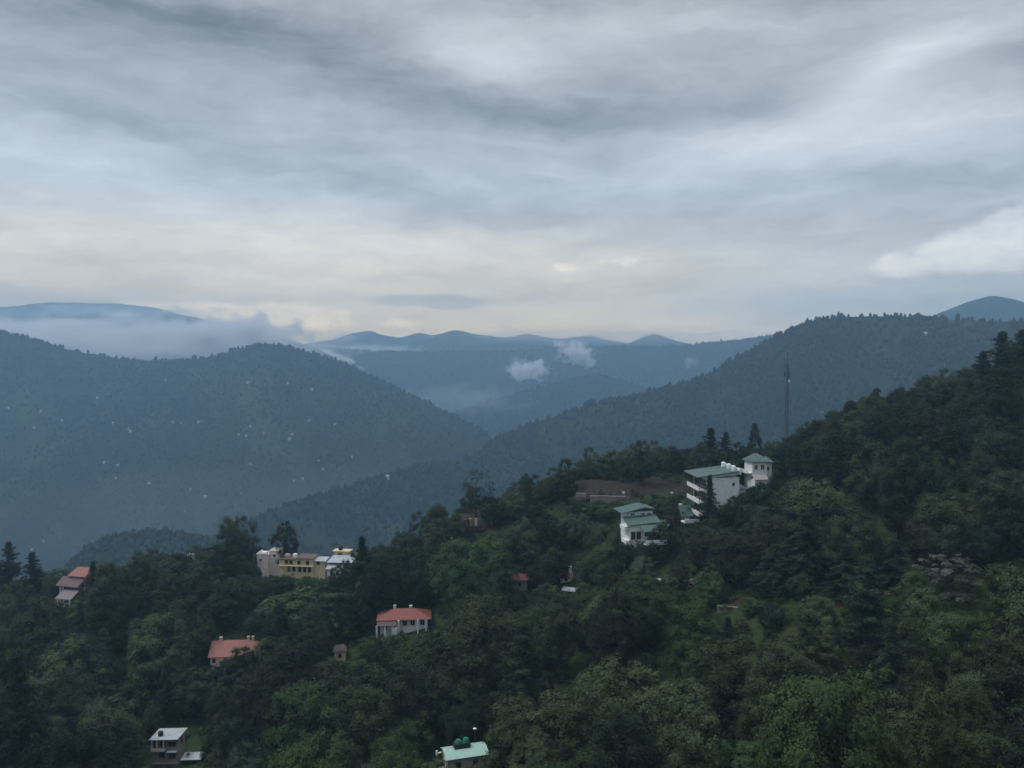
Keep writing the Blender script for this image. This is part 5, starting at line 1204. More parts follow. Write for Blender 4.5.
class MBx:
    """collects boxes, roofs and tubes into one mesh"""
    def __init__(s): s.V, s.F = [], []
    def add(s, v, f):
        o_ = len(s.V); s.V += [tuple(map(float, a)) for a in v]; s.F += [tuple(int(i) + o_ for i in q) for q in f]; return s
    def box(s, x0, x1, y0, y1, z0, z1):
        v = [(x, y, z) for z in (z0, z1) for y in (y0, y1) for x in (x0, x1)]
        return s.add(v, [(0, 2, 3, 1), (4, 5, 7, 6), (0, 1, 5, 4), (2, 6, 7, 3), (0, 4, 6, 2), (1, 3, 7, 5)])
    def slab(s, pts, th):
        """thick sheet under a polygon of top points"""
        n = len(pts); v = list(pts) + [(a, b_, c_ - th) for a, b_, c_ in pts]
        f = [tuple(range(n)), tuple(range(2 * n - 1, n - 1, -1))] + [(i, i + n, (i + 1) % n + n, (i + 1) % n) for i in range(n)]
        return s.add(v, f)
    def gable(s, x0, x1, y0, y1, z, h, ov=0.5, th=0.12, hipx=0.0):
        """roof with its ridge along x; hipx pulls the ridge ends in"""
        a0, a1, b0, b1 = x0 - ov, x1 + ov, y0 - ov, y1 + ov; ym = (y0 + y1) / 2
        k = h * ov / ((y1 - y0) / 2); zl = z - k
        r0, r1 = a0 + hipx, a1 - hipx
        s.slab([(a0, b0, zl), (a1, b0, zl), (r1, ym, z + h), (r0, ym, z + h)], th)
        s.slab([(a1, b1, zl), (a0, b1, zl), (r0, ym, z + h), (r1, ym, z + h)], th)
        if hipx > 0:
            s.slab([(a0, b1, zl), (a0, b0, zl), (r0, ym, z + h)], th); s.slab([(a1, b0, zl), (a1, b1, zl), (r1, ym, z + h)], th)
        return s
    def gable_wall(s, x, y0, y1, z, h, t=0.2):
        ym = (y0 + y1) / 2
        return s.add([(x, y0, z), (x, y1, z), (x, ym, z + h), (x + t, y0, z), (x + t, y1, z), (x + t, ym, z + h)],
                     [(0, 2, 1), (3, 4, 5), (0, 1, 4, 3), (1, 2, 5, 4), (2, 0, 3, 5)])
    def gable_wall_y(s, y, x0, x1, z, h, t=0.2):
        xm = (x0 + x1) / 2
        return s.add([(x0, y, z), (x1, y, z), (xm, y, z + h), (x0, y + t, z), (x1, y + t, z), (xm, y + t, z + h)],
                     [(0, 1, 2), (3, 5, 4), (0, 3, 4, 1), (1, 4, 5, 2), (2, 5, 3, 0)])
    def cyl(s, x, y, z0, z1, r, n=12, r2=None):
        v, f = tube([(x, y, z0), (x, y, z1)], [r, r if r2 is None else r2], n)
        s.add(v, f); o_ = len(s.V) - 2 * n
        s.F += [tuple(o_ + i for i in range(n))[::-1], tuple(o_ + n + i for i in range(n))]; return s
    def bar(s, p, q, r, n=5):
        v, f = tube([p, q], [r, r], n); return s.add(v, f)
    def build(s, name, mat, parent=None):
        me = bpy.data.meshes.new(name); me.from_pydata(s.V, [], s.F); me.update()
        import bmesh
        b_ = bmesh.new(); b_.from_mesh(me); bmesh.ops.recalc_face_normals(b_, faces=b_.faces); b_.to_mesh(me); b_.free()
        return link(name, me, mat, parent)


def win(par, x, z, w, h, y=0.0, side='front', frame=MW, pane=MGLASS, name='window'):
    """a window standing proud of a wall plane: frame, with its pane as a child. side: front (-y), left (-x), right (+x)"""
    f = MBx(); p = MBx(); t = 0.07
    def put(B, a0, a1, z0, z1, d0, d1):
        if side == 'front': B.box(a0, a1, y - d1, y - d0, z0, z1)
        elif side == 'left': B.box(y - d1, y - d0, a0, a1, z0, z1)
        else: B.box(y + d0, y + d1, a0, a1, z0, z1)
    put(f, x - w / 2 - t, x - w / 2, z, z + h, .003, .08); put(f, x + w / 2, x + w / 2 + t, z, z + h, .003, .08)
    put(f, x - w / 2 - t, x + w / 2 + t, z - t * 1.6, z - .002, .003, .14); put(f, x - w / 2 - t, x + w / 2 + t, z + h + .002, z + h + t, .003, .10)
    if w > 0.9: put(f, x - .03, x + .03, z + .002, z + h - .002, .032, .075)
    put(p, x - w / 2 + .001, x + w / 2 - .001, z + .001, z + h - .001, .004, .03)
    fo = f.build(name, frame, par); p.build('pane', pane, fo)
    return fo


def door(par, x, z, w=0.9, h=2.0, y=0.0, mat=MWOOD, side='front'):
    B = MBx()
    if side == 'front': B.box(x - w / 2, x + w / 2, y - .06, y - .003, z, z + h)
    else: B.box(y - .06, y - .003, x - w / 2, x + w / 2, z, z + h)
    d = B.build('door', mat, par)
    H_ = MBx()
    if side == 'front': H_.box(x + w * .35, x + w * .35 + .05, y - .10, y - .062, z + h * .48, z + h * .54)
    else: H_.box(y - .10, y - .062, x + w * .35, x + w * .35 + .05, z + h * .48, z + h * .54)
    H_.build('handle', MSTEEL, d)
    return d


def house(name, px, py, Y, rz, label, cat='house', group=None):
    return empty(name, at(px, py, Y), R(rz), label, cat, group)


def tank(px, py, Y, r, h, mat, label, group=None, parent_z=None, loc=None):
    t = empty('water_tank', loc if loc else at(px, py, Y), 0, label, 'water tank', group)
    MBx().cyl(0, 0, 0, h * .82, r, 14).build('barrel', mat, t)
    B = MBx(); B.cyl(0, 0, h * .822, h * .94, r * .98, 14, r * .5); B.cyl(0, 0, h * .942, h, r * .3, 10); B.build('lid', mat, t)
    return t


def local(root, x, y, z):
    a = root.rotation_euler.z
    return (root.location.x + x * cos(a) - y * sin(a), root.location.y + x * sin(a) + y * cos(a), root.location.z + z)


# ------------------------------------------------------------------ white hotel, four storeys
h = house('hotel', 706, 519, 222, 5, 'tall white hotel with a green sloping roof and balconies on its left side', 'hotel')
B = MBx(); B.box(0, 9.2, 0, 11, -5, 11.2); B.build('wall', MW, h)
B = MBx()
B.slab([(-2.8, -0.7, 11.6), (9.0, -0.7, 13.1), (9.0, 11.6, 13.1), (-2.8, 11.6, 11.6)], 0.22); rf = B.build('roof', RGREEN, h)
MBx().slab([(-0.001, 0.0, 11.75), (9.2, 0.0, 12.86), (9.2, 11, 12.86), (-0.001, 11, 11.75)], 0.75).build('wall_head', MW, h)
MBx().box(9.02, 9.5, -0.7, 11.6, 12.2, 13.6).build('parapet', MW, h)
for i, z in enumerate((0.9, 4.4, 7.9)):
    B = MBx(); B.box(-1.9, -0.004, 0.2, 10.8, z - 0.2, z); B.box(-2.05, -1.904, 0.1, 10.9, z - 0.3, z + 0.8)
    B.build('balcony', MW, h)
    for k in range(3):
        win(h, 1.9 + k * 3.5, z + 0.05, 3.1, 2.5, 0, 'left', frame=MWOOD, name='dark_balcony_door')  # glass doors made wide and dark to put shade behind the balconies
for yv in (0.5, 10.5): MBx().box(-1.85, -1.7, yv - .07, yv + .07, -4, 11.4).build('column', MWOOD, h)
for i, (x, z) in enumerate(((7.6, 9.0), (7.6, 5.4))): win(h, x, z, 0.7, 0.9, 0)
for i, (yy, w_) in enumerate(((1.5, 'leftmost'), (4.6, 'middle'), (7.4, 'rightmost'))):
    pass
for i, (xx, yy, lab) in enumerate(((8.0, 9.2, 'white water tank on the tall hotel roof, leftmost of three'), (8.2, 5.4, 'white water tank on the tall hotel roof, middle of three'),
                                   (8.2, 1.7, 'white water tank on the tall hotel roof, rightmost of three'))):
    tank(0, 0, 0, 0.62, 1.5, MTANKW, lab, 'water tanks on the hotel roof', loc=local(h, xx, yy, 13.02 - (9.0 - xx) * 0.125))
for xx, yy, hh in ((4.6, 9.9, 1.6), (6.4, 8.6, 1.9)):
    pl = empty('roof_pipe', local(h, xx, yy, 13.0 - (9 - xx) * .125), 0, 'thin vent pipe at the back of the tall hotel roof, %s one' % ('left' if xx < 5 else 'right'), 'pipe', 'vent pipes on the hotel roof')
    MBx().cyl(0, 0, 0, hh, 0.06, 8).build('pipe', MSTEEL, pl); MBx().cyl(0, 0, hh + .02, hh + .15, 0.14, 8).build('cap', MSTEEL, pl)
a = house('annex', 741.5, 500, 226, 7, 'small white annex with a green top right of the tall hotel', 'building')
MBx().box(-1.1, 1.5, 0, 5, -4, 3.1).build('wall', MW, a)
MBx().slab([(-1.3, -.4, 3.3), (1.8, -.4, 3.15), (1.8, 5.2, 3.5), (-1.3, 5.2, 3.6)], .15).build('roof', RGREEN, a)
MBx().box(-1.2, -0.2, 1.2, 4, 3.42, 4.8).build('stair_head', MW, a); win(a, 0.4, 1.0, 0.8, 1.0, 0)

# ------------------------------------------------------------------ second white hotel block
h = house('lodge', 763, 492, 236, 8, 'white lodge with two small green hipped roofs behind the tall hotel', 'lodge')
MBx().box(-2.2, 2.3, 2.5, 8.0, -4, 8.9).build('wall', MW, h)
MBx().gable(-2.2, 2.3, 2.5, 8.0, 8.9, 1.7, .6, .15, 2.2).build('roof', RGREEN, h)
MBx().box(2.303, 4.7, 4.5, 8.5, -3, 8.3).build('wing', MW, h)
MBx().gable(2.6, 4.7, 4.5, 8.5, 8.32, 1.1, .5, .15, 1.2).build('wing_roof', RGREEN, h)
MBx().box(-2.6, 1.0, -0.5, 2.497, -4, 3.9).build('lower_wall', MW, h)
MBx().gable(-2.6, 1.0, -0.5, 2.2, 3.95, 0.9, .35, .12, 0).build('lower_roof', wallmat('grey_slate', (0.36, 0.33, 0.33)), h)
for x, z in ((-1.1, 6.2), (0.9, 6.2)): win(h, x, z, 1.0, 1.3, 2.5)
win(h, 3.5, 5.6, 0.8, 1.1, 4.5); win(h, -1.6, 0.8, 0.9, 1.3, -0.5); win(h, 0.1, 0.8, 0.9, 1.3, -0.5)
B = MBx(); B.box(-3.6, -2.204, 2.6, 8.6, 5.0, 5.2); B.box(-3.75, -3.604, 2.5, 8.7, 4.95, 6.0); B.build('balcony', MW, h)

# ------------------------------------------------------------------ stepped green-roofed guest house
h = house('guest_house', 645, 556, 212, 12, 'stepped white guest house with layered pale green roofs on the slope', 'guest house')
MBx().box(-3.4, 3.6, 4.0, 9.2, -5, 10.9).build('upper_wall', MW, h)
MBx().slab([(-5.4, 2.9, 10.9), (1.2, 2.9, 12.2), (1.2, 9.8, 12.2), (-5.4, 9.8, 10.9)], .16).build('roof', RGREEN, h)
MBx().slab([(1.22, 2.9, 12.2), (4.2, 3.4, 11.6), (4.2, 9.8, 11.6), (1.22, 9.8, 12.2)], .16).build('roof', RGREEN, h)
MBx().slab([(-4.9, -0.4, 8.3), (4.2, -0.4, 8.9), (4.2, 3.96, 10.2), (-4.9, 3.96, 9.7)], .16).build('lower_roof', RGREEN, h)
MBx().slab([(-1.4, -2.6, 6.9), (2.6, -2.9, 6.9), (2.6, -.5, 8.2), (-1.4, -.5, 8.2)], .14).build('porch_roof', RGREEN, h)
MBx().box(-4.2, 3.4, 0.2, 3.997, -5, 8.2).build('middle_wall', MW, h)
MBx().box(-1.0, 3.3, -2.9, 0.197, -5, 3.9).build('lower_wall', MW, h)
B = MBx(); B.box(-5.6, -4.204, 0.2, 3.8, 7.0, 7.9); B.box(-5.3, -4.204, 0.0, 3.4, 3.4, 4.3); B.build('side_balcony', MW, h)
B = MBx(); B.box(-1.6, 4.2, -4.3, -2.904, 3.9, 4.1); B.box(-1.6, 4.2, -4.45, -4.304, 3.85, 5.1); B.build('balcony', MW, h)
for x in (-3.2, -1.7): win(h, x, 4.6, 1.1, 1.8, 0.2, frame=MWOOD)
for x in (0.6, 2.6): win(h, x, 5.2, 1.2, 2.0, 0.2, frame=MWOOD)
for x in (0.9, 2.4): win(h, x, 0.6, 1.1, 2.0, -2.9, frame=MWOOD)
for x in (-2.0, 0.8, 2.6): win(h, x, 10.0, 1.1, 0.45, 4.0)
a = house('cottage', 663, 532, 216, 10, 'small cottage with a pale green roof right of the stepped guest house', 'cottage')
MBx().box(-1.3, 1.3, 0, 3.4, -3, 2.0).build('wall', MW, a)
MBx().gable(-1.3, 1.3, 0, 3.4, 2.0, 0.9, .45, .12, 0).build('roof', RGREEN, a); win(a, 0, .6, .9, .9, 0)

# ------------------------------------------------------------------ entrance pavilion below the hotel
h = house('pavilion', 689, 523, 219, 14, 'low white pavilion with a dark green gable below the tall hotel', 'pavilion')
MBx().box(-1.8, 1.2, 0.6, 4.0, -3, 2.3).build('wall', wallmat('green_paint', (0.05, 0.16, 0.13)), h)
B = MBx(); B.gable(-1.8, 1.2, 0.6, 4.0, 2.32, 2.1, .35, .12, 0); B.build('roof', RGREEN, h)
B = MBx(); B.box(-2.2, 2.2, -1.6, 0.5, 0.4, 0.75); B.box(-2.2, 2.2, -1.75, -1.604, 0.35, 1.3); B.build('veranda', MW, h)
for x in (-2.0, 0, 2.0): MBx().box(x - .1, x + .1, -1.5, -1.3, -3, .396).build('column', MSTONE, h)
win(h, -.3, 1.0, 1.0, 1.0, 0.6)

# ------------------------------------------------------------------ red bungalow
h = house('bungalow', 404, 631, 212, 6, 'low white bungalow with a wide red hipped roof and white pillars', 'bungalow')
MBx().box(-6.2, 6.2, 1.6, 7.4, -3, 3.0).build('wall', MW, h)
MBx().gable(-6.4, 6.4, 1.2, 7.4, 3.2, 1.5, .8, .14, 4.6).build('roof', RRED, h)
MBx().slab([(-7.0, -1.5, 2.0), (-2.0, -1.5, 2.0), (-2.0, 1.1, 2.75), (-7.0, 1.1, 2.75)], .1).build('veranda_roof', RBROWN, h)
for i, (x, y) in enumerate(((-7.0, -1.2), (-4.9, -1.2), (-2.9, -1.2), (-1.4, 0.2), (3.6, 0.3), (5.7, 0.4))):
    MBx().box(x - .22, x + .22, y - .2, y + .2, -1.5, 1.92 if i < 3 else 2.75).build('pillar', MW, h)
for x in (-2.9, 0.2, 2.2, 4.8): win(h, x, 0.9, 1.1, 1.3, 1.6)
door(h, -5.0, 0, 1.0, 2.1, 1.6)
for x, y in ((-2.6, 5.3), (1.7, 4.6)):
    B = MBx(); B.box(x - .35, x + .35, y - .3, y + .3, 4.0, 5.2); B.box(x - .42, x + .42, y - .37, y + .37, 5.202, 5.33); B.build('chimney', MW, h)
MBx().box(-3.1, -1.7, -1.35, -.3, -.4, 1.1).build('parapet', MW, h)

# ------------------------------------------------------------------ red gable-roofed house
h = house('long_house', 232, 666, 208, 5, 'long house with faded red gable roof and three small chimneys, half hidden by trees', 'house')
MBx().box(-5.4, 6.4, 0, 7.2, -3, 2.9).build('wall', MPINK, h)
B = MBx(); B.gable_wall(-5.4, 0, 7.2, 2.9, 2.6, .25); B.gable_wall(6.15, 0, 7.2, 2.9, 2.6, .25); B.build('gable', MPINK, h)
MBx().gable(-5.4, 6.4, 0, 7.2, 2.95, 2.6, .5, .12, 0).build('roof', RPINKR, h)
B = MBx(); B.box(-3.3, -.9, -1.8, -.004, -3, 1.3); B.gable_wall_y(-1.8, -3.3, -.9, 1.3, 1.0); B.build('porch', MPINK, h)
B = MBx(); B.slab([(-3.6, -2.0, 1.15), (-2.1, -2.0, 2.4), (-2.1, -.02, 2.4), (-3.6, -.02, 1.15)], .1); B.slab([(-2.1, -2.0, 2.4), (-.6, -2.0, 1.15), (-.6, -.02, 1.15), (-2.1, -.02, 2.4)], .1); B.build('porch_roof', RPINKR, h)
for x, y in ((-3.6, 3.6), (3.4, 3.6), (4.6, 3.5)):
    B = MBx(); B.box(x - .3, x + .3, y - .3, y + .3, 4.9, 6.3); B.box(x - .36, x + .36, y - .36, y + .36, 6.302, 6.42); B.build('chimney', MCREAM, h)
win(h, -4.5, .9, .9, 1.2, 0); win(h, 1, .9, .9, 1.2, 0); win(h, 3.6, .6, .9, 1.2, -5.4, 'left'); door(h, -2.1, 0, .9, 1.9, -1.8)

# ------------------------------------------------------------------ bare concrete house
h = house('concrete_house', 164, 768, 178, 0, 'narrow three-storey bare concrete house with a pale tin roof', 'house')
MBx().box(-2.7, 2.9, 0.9, 4.6, -3, 6.4).build('wall', MCON, h)
MBx().slab([(-3.2, -0.35, 6.45), (3.2, -0.35, 6.6), (3.4, 5.0, 6.75), (-3.0, 5.0, 6.6)], .1).build('roof', RTIN, h)
B = MBx(); B.box(-2.75, 0.2, -0.15, 0.896, 3.75, 3.95); B.box(-2.75, 0.2, -0.25, -.154, 3.75, 4.35); B.build('balcony', MPINK, h)
for x in (-2.6, -1.5, 0.0): MBx().box(x - .14, x + .14, -.12, .12, 3.952, 6.3).build('column', MPINK, h)
MBx().box(0.5, 2.6, 0.1, .896, 3.35, 3.5).build('sunshade', MW, h); MBx().box(0.3, 2.6, 0.0, .896, 5.95, 6.1).build('sunshade', MCON, h)
B = MBx(); B.box(-2.75, 2.9, 0.4, .896, .55, .8); B.build('ledge', MCON, h)
for x, z, w_ in ((-.6, 4.5, 1.1), (1.5, 4.6, 1.5), (1.5, 1.9, 1.4), (-.8, 2.0, 1.0)): win(h, x, z, w_, 1.25, 0.9, frame=MWOOD, pane=MDARK)
door(h, -2.1, 3.96, .8, 1.9, .9); win(h, 2.6, 4.6, .8, 1.0, 2.9, 'right', frame=MWOOD)
tank(0, 0, 0, 0.55, 1.1, MTANK, 'black water tank on the tin roof of the concrete house', loc=local(h, -1.3, 1.6, 6.56))
s_ = house('lean_to', 192, 767, 179, 0, 'open lean-to shed with a flat stone-weighted roof beside the concrete house', 'shed')
MBx().slab([(-2.1, -1.2, 2.2), (2.5, -1.2, 2.3), (2.5, 1.6, 2.7), (-2.1, 1.6, 2.6)], .12).build('roof', RTIN, s_)
for x in (-1.8, .2, 2.2):
    for y in (-1.0, 1.4): MBx().box(x - .09, x + .09, y - .09, y + .09, -3, 2.15).build('post', MWOOD, s_)
MBx().box(-1.9, 2.3, 1.0, 1.2, -3, 2.1).build('wall', MBRK, s_)
st_ = MBx(); v, f = ico(1); st_.add(v * np.array([.45, .4, .35]), f); o = st_.build('boulder', MSTONE); o.location = local(s_, -1.0, .4, 2.78); tag(o, 'round stone lying on the lean-to roof', 'stone')

# ------------------------------------------------------------------ teal-roofed house at the bottom edge
h = house('tin_roof_house', 467, 789, 146, 17, 'brown two-storey house with a pale teal tin roof at the bottom edge', 'house')
MBx().box(-3.6, 3.7, 0, 4.2, -4, 6.0).build('wall', MCON, h)
B = MBx(); n_ = 8; pr = []
for i in range(n_ + 1):
    t = i / n_; pr.append((-.45 + 5.1 * t, 6.05 + 1.05 * sin(pi * (0.10 + 0.80 * t)) - .3))
for i in range(n_):
    (ya, za), (yb, zb) = pr[i], pr[i + 1]
    B.slab([(-4.0, ya, za), (4.1, ya, za), (4.1, yb, zb), (-4.0, yb, zb)], .07)
B.build('roof', RTEAL, h)
B = MBx(); B.gable_wall(-3.6, 0, 4.2, 6.0, .7, .15); B.gable_wall(3.55, 0, 4.2, 6.0, .7, .15); B.build('gable', MCON, h)
B = MBx(); B.box(-4.1, 3.9, -1.1, -.004, 3.2, 3.4); B.box(-4.6, -3.604, -1.1, 4.2, 3.2, 3.4); B.build('ledge', MCON, h)
win(h, 1.9, 4.1, .9, 1.1, -3.6, 'left', frame=MW); win(h, 1.6, 4.2, .9, 1.0, 0, frame=MWOOD); win(h, -1.6, 4.2, .9, 1.0, 0, frame=MWOOD); win(h, -1.6, .8, 1.0, 1.2, 0, frame=MWOOD)
t = empty('water_tank', local(h, -.4, 2.4, 6.72), h.rotation_euler.z, 'dark green twin water tank on the teal tin roof', 'water tank')
MBx().box(-1.5, 1.5, -.8, .8, -.1, .9).build('base', MTANK, t); B = MBx(); B.cyl(-.65, 0, .902, 1.35, .6, 14, .5); B.cyl(.75, 0, .902, 1.5, .6, 14, .5); B.build('barrel', MTANKG, t)
B = MBx(); B.cyl(-.65, 0, 1.352, 1.5, .32, 12); B.cyl(.75, 0, 1.502, 1.65, .32, 12); B.build('lid', MTANKG, t)
t = empty('antenna_pole', local(h, 2.4, 3.6, 6.4), 0, 'thin antenna pole with small dish behind the teal roof', 'antenna')
MBx().cyl(0, 0, -.4, 3.2, .05, 6).build('pole', MSTEEL, t); B = MBx(); B.cyl(0, -.05, 2.9, 3.05, .35, 12, .1); B.build('dish', MTANKW, t); MBx().bar((-.5, 0, 3.2), (.5, 0, 3.3), .03).build('crossbar', MSTEEL, t)
t = empty('drain_pipe', local(h, -4.1, 2.6, 6.2), 0, 'white bent pipe sticking out left of the teal roof', 'pipe')
B = MBx(); B.bar((0, 0, 0), (-.9, 0, -.25), .12, 8); B.build('pipe', MTANKW, t); MBx().cyl(-.95, 0, -.6, .25, .17, 8).build('elbow', MTANKW, t)

# ------------------------------------------------------------------ yellow row on the crest
h = house('white_cube_house', 268, 568, 260, -4, 'white flat-roofed house of two joined cubes left of the yellow building', 'house')
MBx().box(-3.6, 0, 0, 5, -3, 4.3).build('wall', MPINK, h); MBx().box(.003, 3.3, 1.2, 5.5, -3, 5.4).build('tall_wall', MPINK, h)
B = MBx(); B.box(-3.7, .0, -.1, .1, 4.302, 4.7); B.box(-3.7, -3.5, .12, 5.1, 4.302, 4.7); B.build('parapet', MW, h)
win(h, -2.4, 2.0, .8, 1.0, 0); win(h, 1.7, 3.2, .8, 1.0, 1.2); MBx().box(-2.6, -.8, .6, 2.6, 4.35, 4.9).build('white_roof_block', MTANKW, h)  # white block stands for a shiny patch on the lower roof
h = house('yellow_house', 302, 573, 259, -8, 'long yellow two-storey house on the crest with dark windows', 'house')
B = MBx(); B.box(-7.6, -1.9, 0, 3.7, -3, 4.35); B.box(-1.896, 4.0, -.25, 3.9, -3, 4.75); B.box(4.004, 7.6, .1, 3.6, -3, 4.1); B.build('wall', MYEL, h)
MBx().slab([(-7.8, -.5, 4.4), (-2.0, -.5, 4.4), (-2.0, 3.9, 4.75), (-7.8, 3.9, 4.75)], .12).build('roof', RBROWN, h)
MBx().slab([(-1.95, -.7, 4.85), (4.1, -.7, 4.85), (4.1, 4.1, 5.3), (-1.95, 4.1, 5.3)], .12).build('roof', RBROWN, h)
MBx().slab([(4.15, -.4, 4.2), (8.0, -.4, 4.1), (8.0, 3.8, 4.6), (4.15, 3.8, 4.6)], .12).build('roof', RTIN, h)
MBx().box(-3.6, -2.4, 1.2, 2.6, 4.5, 5.6).build('stair_head', MW, h); MBx().box(-6.6, -5.2, 2.0, 3.2, 4.6, 5.3).build('stair_head', MPINK, h)
for x, yy_ in ((-5.2, 0), (-3.6, 0), (-.9, -.25), (2.0, -.25), (5.4, .1)): win(h, x, 2.9, .9, 1.0, yy_, frame=MWOOD, pane=MDARK)
for x, yy_ in ((-2.7, 0), (-.6, -.25), (1.0, -.25), (2.6, -.25)): win(h, x, 0.5, .9, 1.4, yy_, frame=MWOOD, pane=MDARK)
door(h, -4.4, .3, .9, 1.9, 0); MBx().box(-7.6, 4.0, -.9, -.254, 2.3, 2.42).build('ledge', MYEL, h)
h = house('hill_shop', 337, 577, 256, -8, 'grey-roofed yellow house with a white lower storey right of the yellow row', 'house')
MBx().box(-3.2, 3.6, 1.5, 6.5, -3, 4.2).build('wall', MCON, h); MBx().box(-3.0, 1.4, -.5, 1.497, -3, 2.6).build('lower_wall', MW, h)
MBx().slab([(-3.6, .6, 4.4), (4.6, .6, 4.5), (4.6, 6.8, 5.4), (-3.6, 6.8, 5.3)], .14).build('roof', RTIN, h)
MBx().slab([(-3.4, -1.1, 2.7), (1.8, -1.1, 2.7), (1.8, 1.45, 3.7), (-3.4, 1.45, 3.7)], .12).build('lower_roof', RTIN, h)
MBx().box(-3.4, 1.4, 6.9, 9.5, -2, 6.4).build('rear_wall', MYEL, h); MBx().box(-3.9, 1.9, 6.5, 9.8, 6.42, 6.6).build('rear_roof', MCREAM, h)
win(h, -1.6, .7, .9, 1.2, -.5); win(h, .3, .7, .9, 1.2, -.5); win(h, -1.5, 5.0, 1.4, .8, 6.9, frame=MWOOD)
tank(0, 0, 0, .65, 1.5, MTANK, 'black water tank on the yellow slab roof of the row', 'tanks on the yellow row', loc=local(h, -1.6, 8, 6.62))
tank(0, 0, 0, .65, 1.5, MTANK, 'black and white water tank at the right end of the row', 'tanks on the yellow row', loc=local(h, 3.2, 5.6, 5.15))

# ------------------------------------------------------------------ tiered brown house on the left
h = house('tiered_house', 68, 604, 247, -14, 'tiered brown house with stepped orange and brown tiled roofs', 'house')
MBx().box(-2.6, 3.0, 4, 9, -3, 8.0).build('upper_wall', MCREAM, h)
MBx().gable(-2.6, 3.0, 4, 9, 8.0, 1.7, .6, .14, 1.2).build('roof', RORANGE, h)
MBx().box(-4.6, 2.4, 1.8, 3.997, -3, 5.2).build('middle_wall', MBRK, h)
MBx().slab([(-5.2, .8, 5.2), (2.8, .8, 5.0), (2.8, 3.96, 7.0), (-5.2, 3.96, 7.3)], .14).build('middle_roof', RBROWN, h)
MBx().box(-2.0, 2.8, -.8, 1.797, -3, 2.3).build('lower_wall', MBRK, h)
MBx().slab([(-2.6, -2.3, 2.2), (3.1, -2.3, 2.2), (3.1, 1.2, 4.0), (-2.6, 1.2, 4.0)], .14).build('lower_roof', wallmat('grey_tile', (0.24, 0.2, 0.2)), h)
for x in (-1.9, 0.3, 2.4): MBx().box(x - .18, x + .18, -2.1, -1.8, -3, 2.05).build('pillar', MW, h)
for x in (-4.0, -3.0): MBx().box(x - .18, x + .18, 1.3, 1.6, -3, 5.0).build('pillar', MW, h)
win(h, 1.7, 6.3, .9, 1.2, 4.0); win(h, -.8, 5.9, .9, 1.2, 4.0); win(h, -1.0, 3.4, 1.0, 1.2, 1.8); win(h, .5, .5, 1.2, 1.3, -.8)
MBx().box(3.004, 4.2, 4.5, 8.5, 5.4, 6.4).build('balcony', MCREAM, h)

# ------------------------------------------------------------------ huts and sheds
def hut(name, px, py, Y, rz, w, d, hh, rh, wm, rm, label, cat='hut', hip=0.0, windows=1, chimney=False, group=None):
    ys = np.arange(Y - 22, Y + 22, .5); q = np.array([at(px, py, y_) for y_ in ys]); e_ = abs(q[:, 2] - ground(q[:, 0], q[:, 1]) - .1) + abs(ys - Y) * .02
    Y = float(ys[int(np.argmin(e_))])          # stand it where the slope really is
    h_ = house(name, px, py, Y, rz, label, cat, group)
    MBx().box(-w / 2, w / 2, 0, d, -3, hh).build('wall', wm, h_)
    if rh > 0.5 and hip == 0:
        B_ = MBx(); B_.gable_wall(-w / 2, 0, d, hh, rh, .2); B_.gable_wall(w / 2 - .2, 0, d, hh, rh, .2); B_.build('gable', wm, h_)
    MBx().gable(-w / 2, w / 2, 0, d, hh + .03, rh, .35, .1, hip).build('roof', rm, h_)
    for i_ in range(windows): win(h_, -w / 2 + w * (i_ + 1) / (windows + 1), hh * .4, .7, .9, 0, frame=MWOOD)
    if chimney: MBx().box(w / 2 - .9, w / 2 - .1, d * .35, d * .65, hh + rh * .4, hh + rh + 1.5).build('chimney', MW, h_)
    return h_


hut('stone_hut', 340, 662, 205, 12, 2.9, 3.0, 3.0, 1.0, MCREAM, RBROWN, 'tiny tower-like hut with a brown roof at the wood edge', windows=1, hip=.8)
hut('orange_roof_hut', 519.5, 590, 223, 2, 4.2, 3.4, 3.0, 1.1, wallmat('drab_wall', (0.22, 0.24, 0.19)), RRED, 'small hut with a flat-looking orange roof in the middle of the wood')
hut('chimney_cottage', 566, 583, 224, -8, 3.2, 3.0, 1.7, 1.2, MW, RPINKR, 'tiny cottage with pinkish red roof and white chimney', 'cottage', chimney=True)
hut('pale_roof_shed', 569, 595, 221, -25, 3.6, 2.6, 1.3, .5, MSTONE, RTIN, 'low shed with a pale grey roof just below the chimney cottage', 'shed')
hut('white_shed', 691, 587, 194, 18, 2.8, 2.0, 1.2, .5, MW, RTIN, 'small white shed half hidden in trees below the stepped guest house', 'shed')
hut('pale_shed', 663, 584, 198, 0, 1.9, 1.8, .8, .4, MW, RTIN, 'tiny pale roofed shed left of the white shed', 'shed')
hut('grey_roof_house', 8, 586, 262, 4, 6.4, 4.0, 2.2, .9, MCON, RTIN, 'low grey-roofed house cut by the left edge of the picture', 'house', windows=2)
hut('crest_cottage', 191, 561, 268, 6, 2.4, 2.6, 1.6, .8, MW, RTIN, 'little white cottage on the left crest, left of the pair', 'cottage')
hut('crest_cottage', 212, 561, 268, 50, 2.2, 2.4, 2.2, 1.7, MW, RTIN, 'little steep-gabled white cottage on the left crest, right of the pair', 'cottage')
hut('low_outbuilding', 252, 570, 261, 0, 3.4, 2.4, 1.6, .3, MCON, RTIN, 'low grey outbuilding left of the white cube house', 'outbuilding')
hut('crest_shed', 577.5, 484, 255, 10, 2.6, 2.4, 1.8, .6, MCON, roofmat('blue_tin', (0.30, 0.40, 0.46), (.3, .35, .4)), 'small shed with bluish tin roof left of the earth terrace', 'shed')
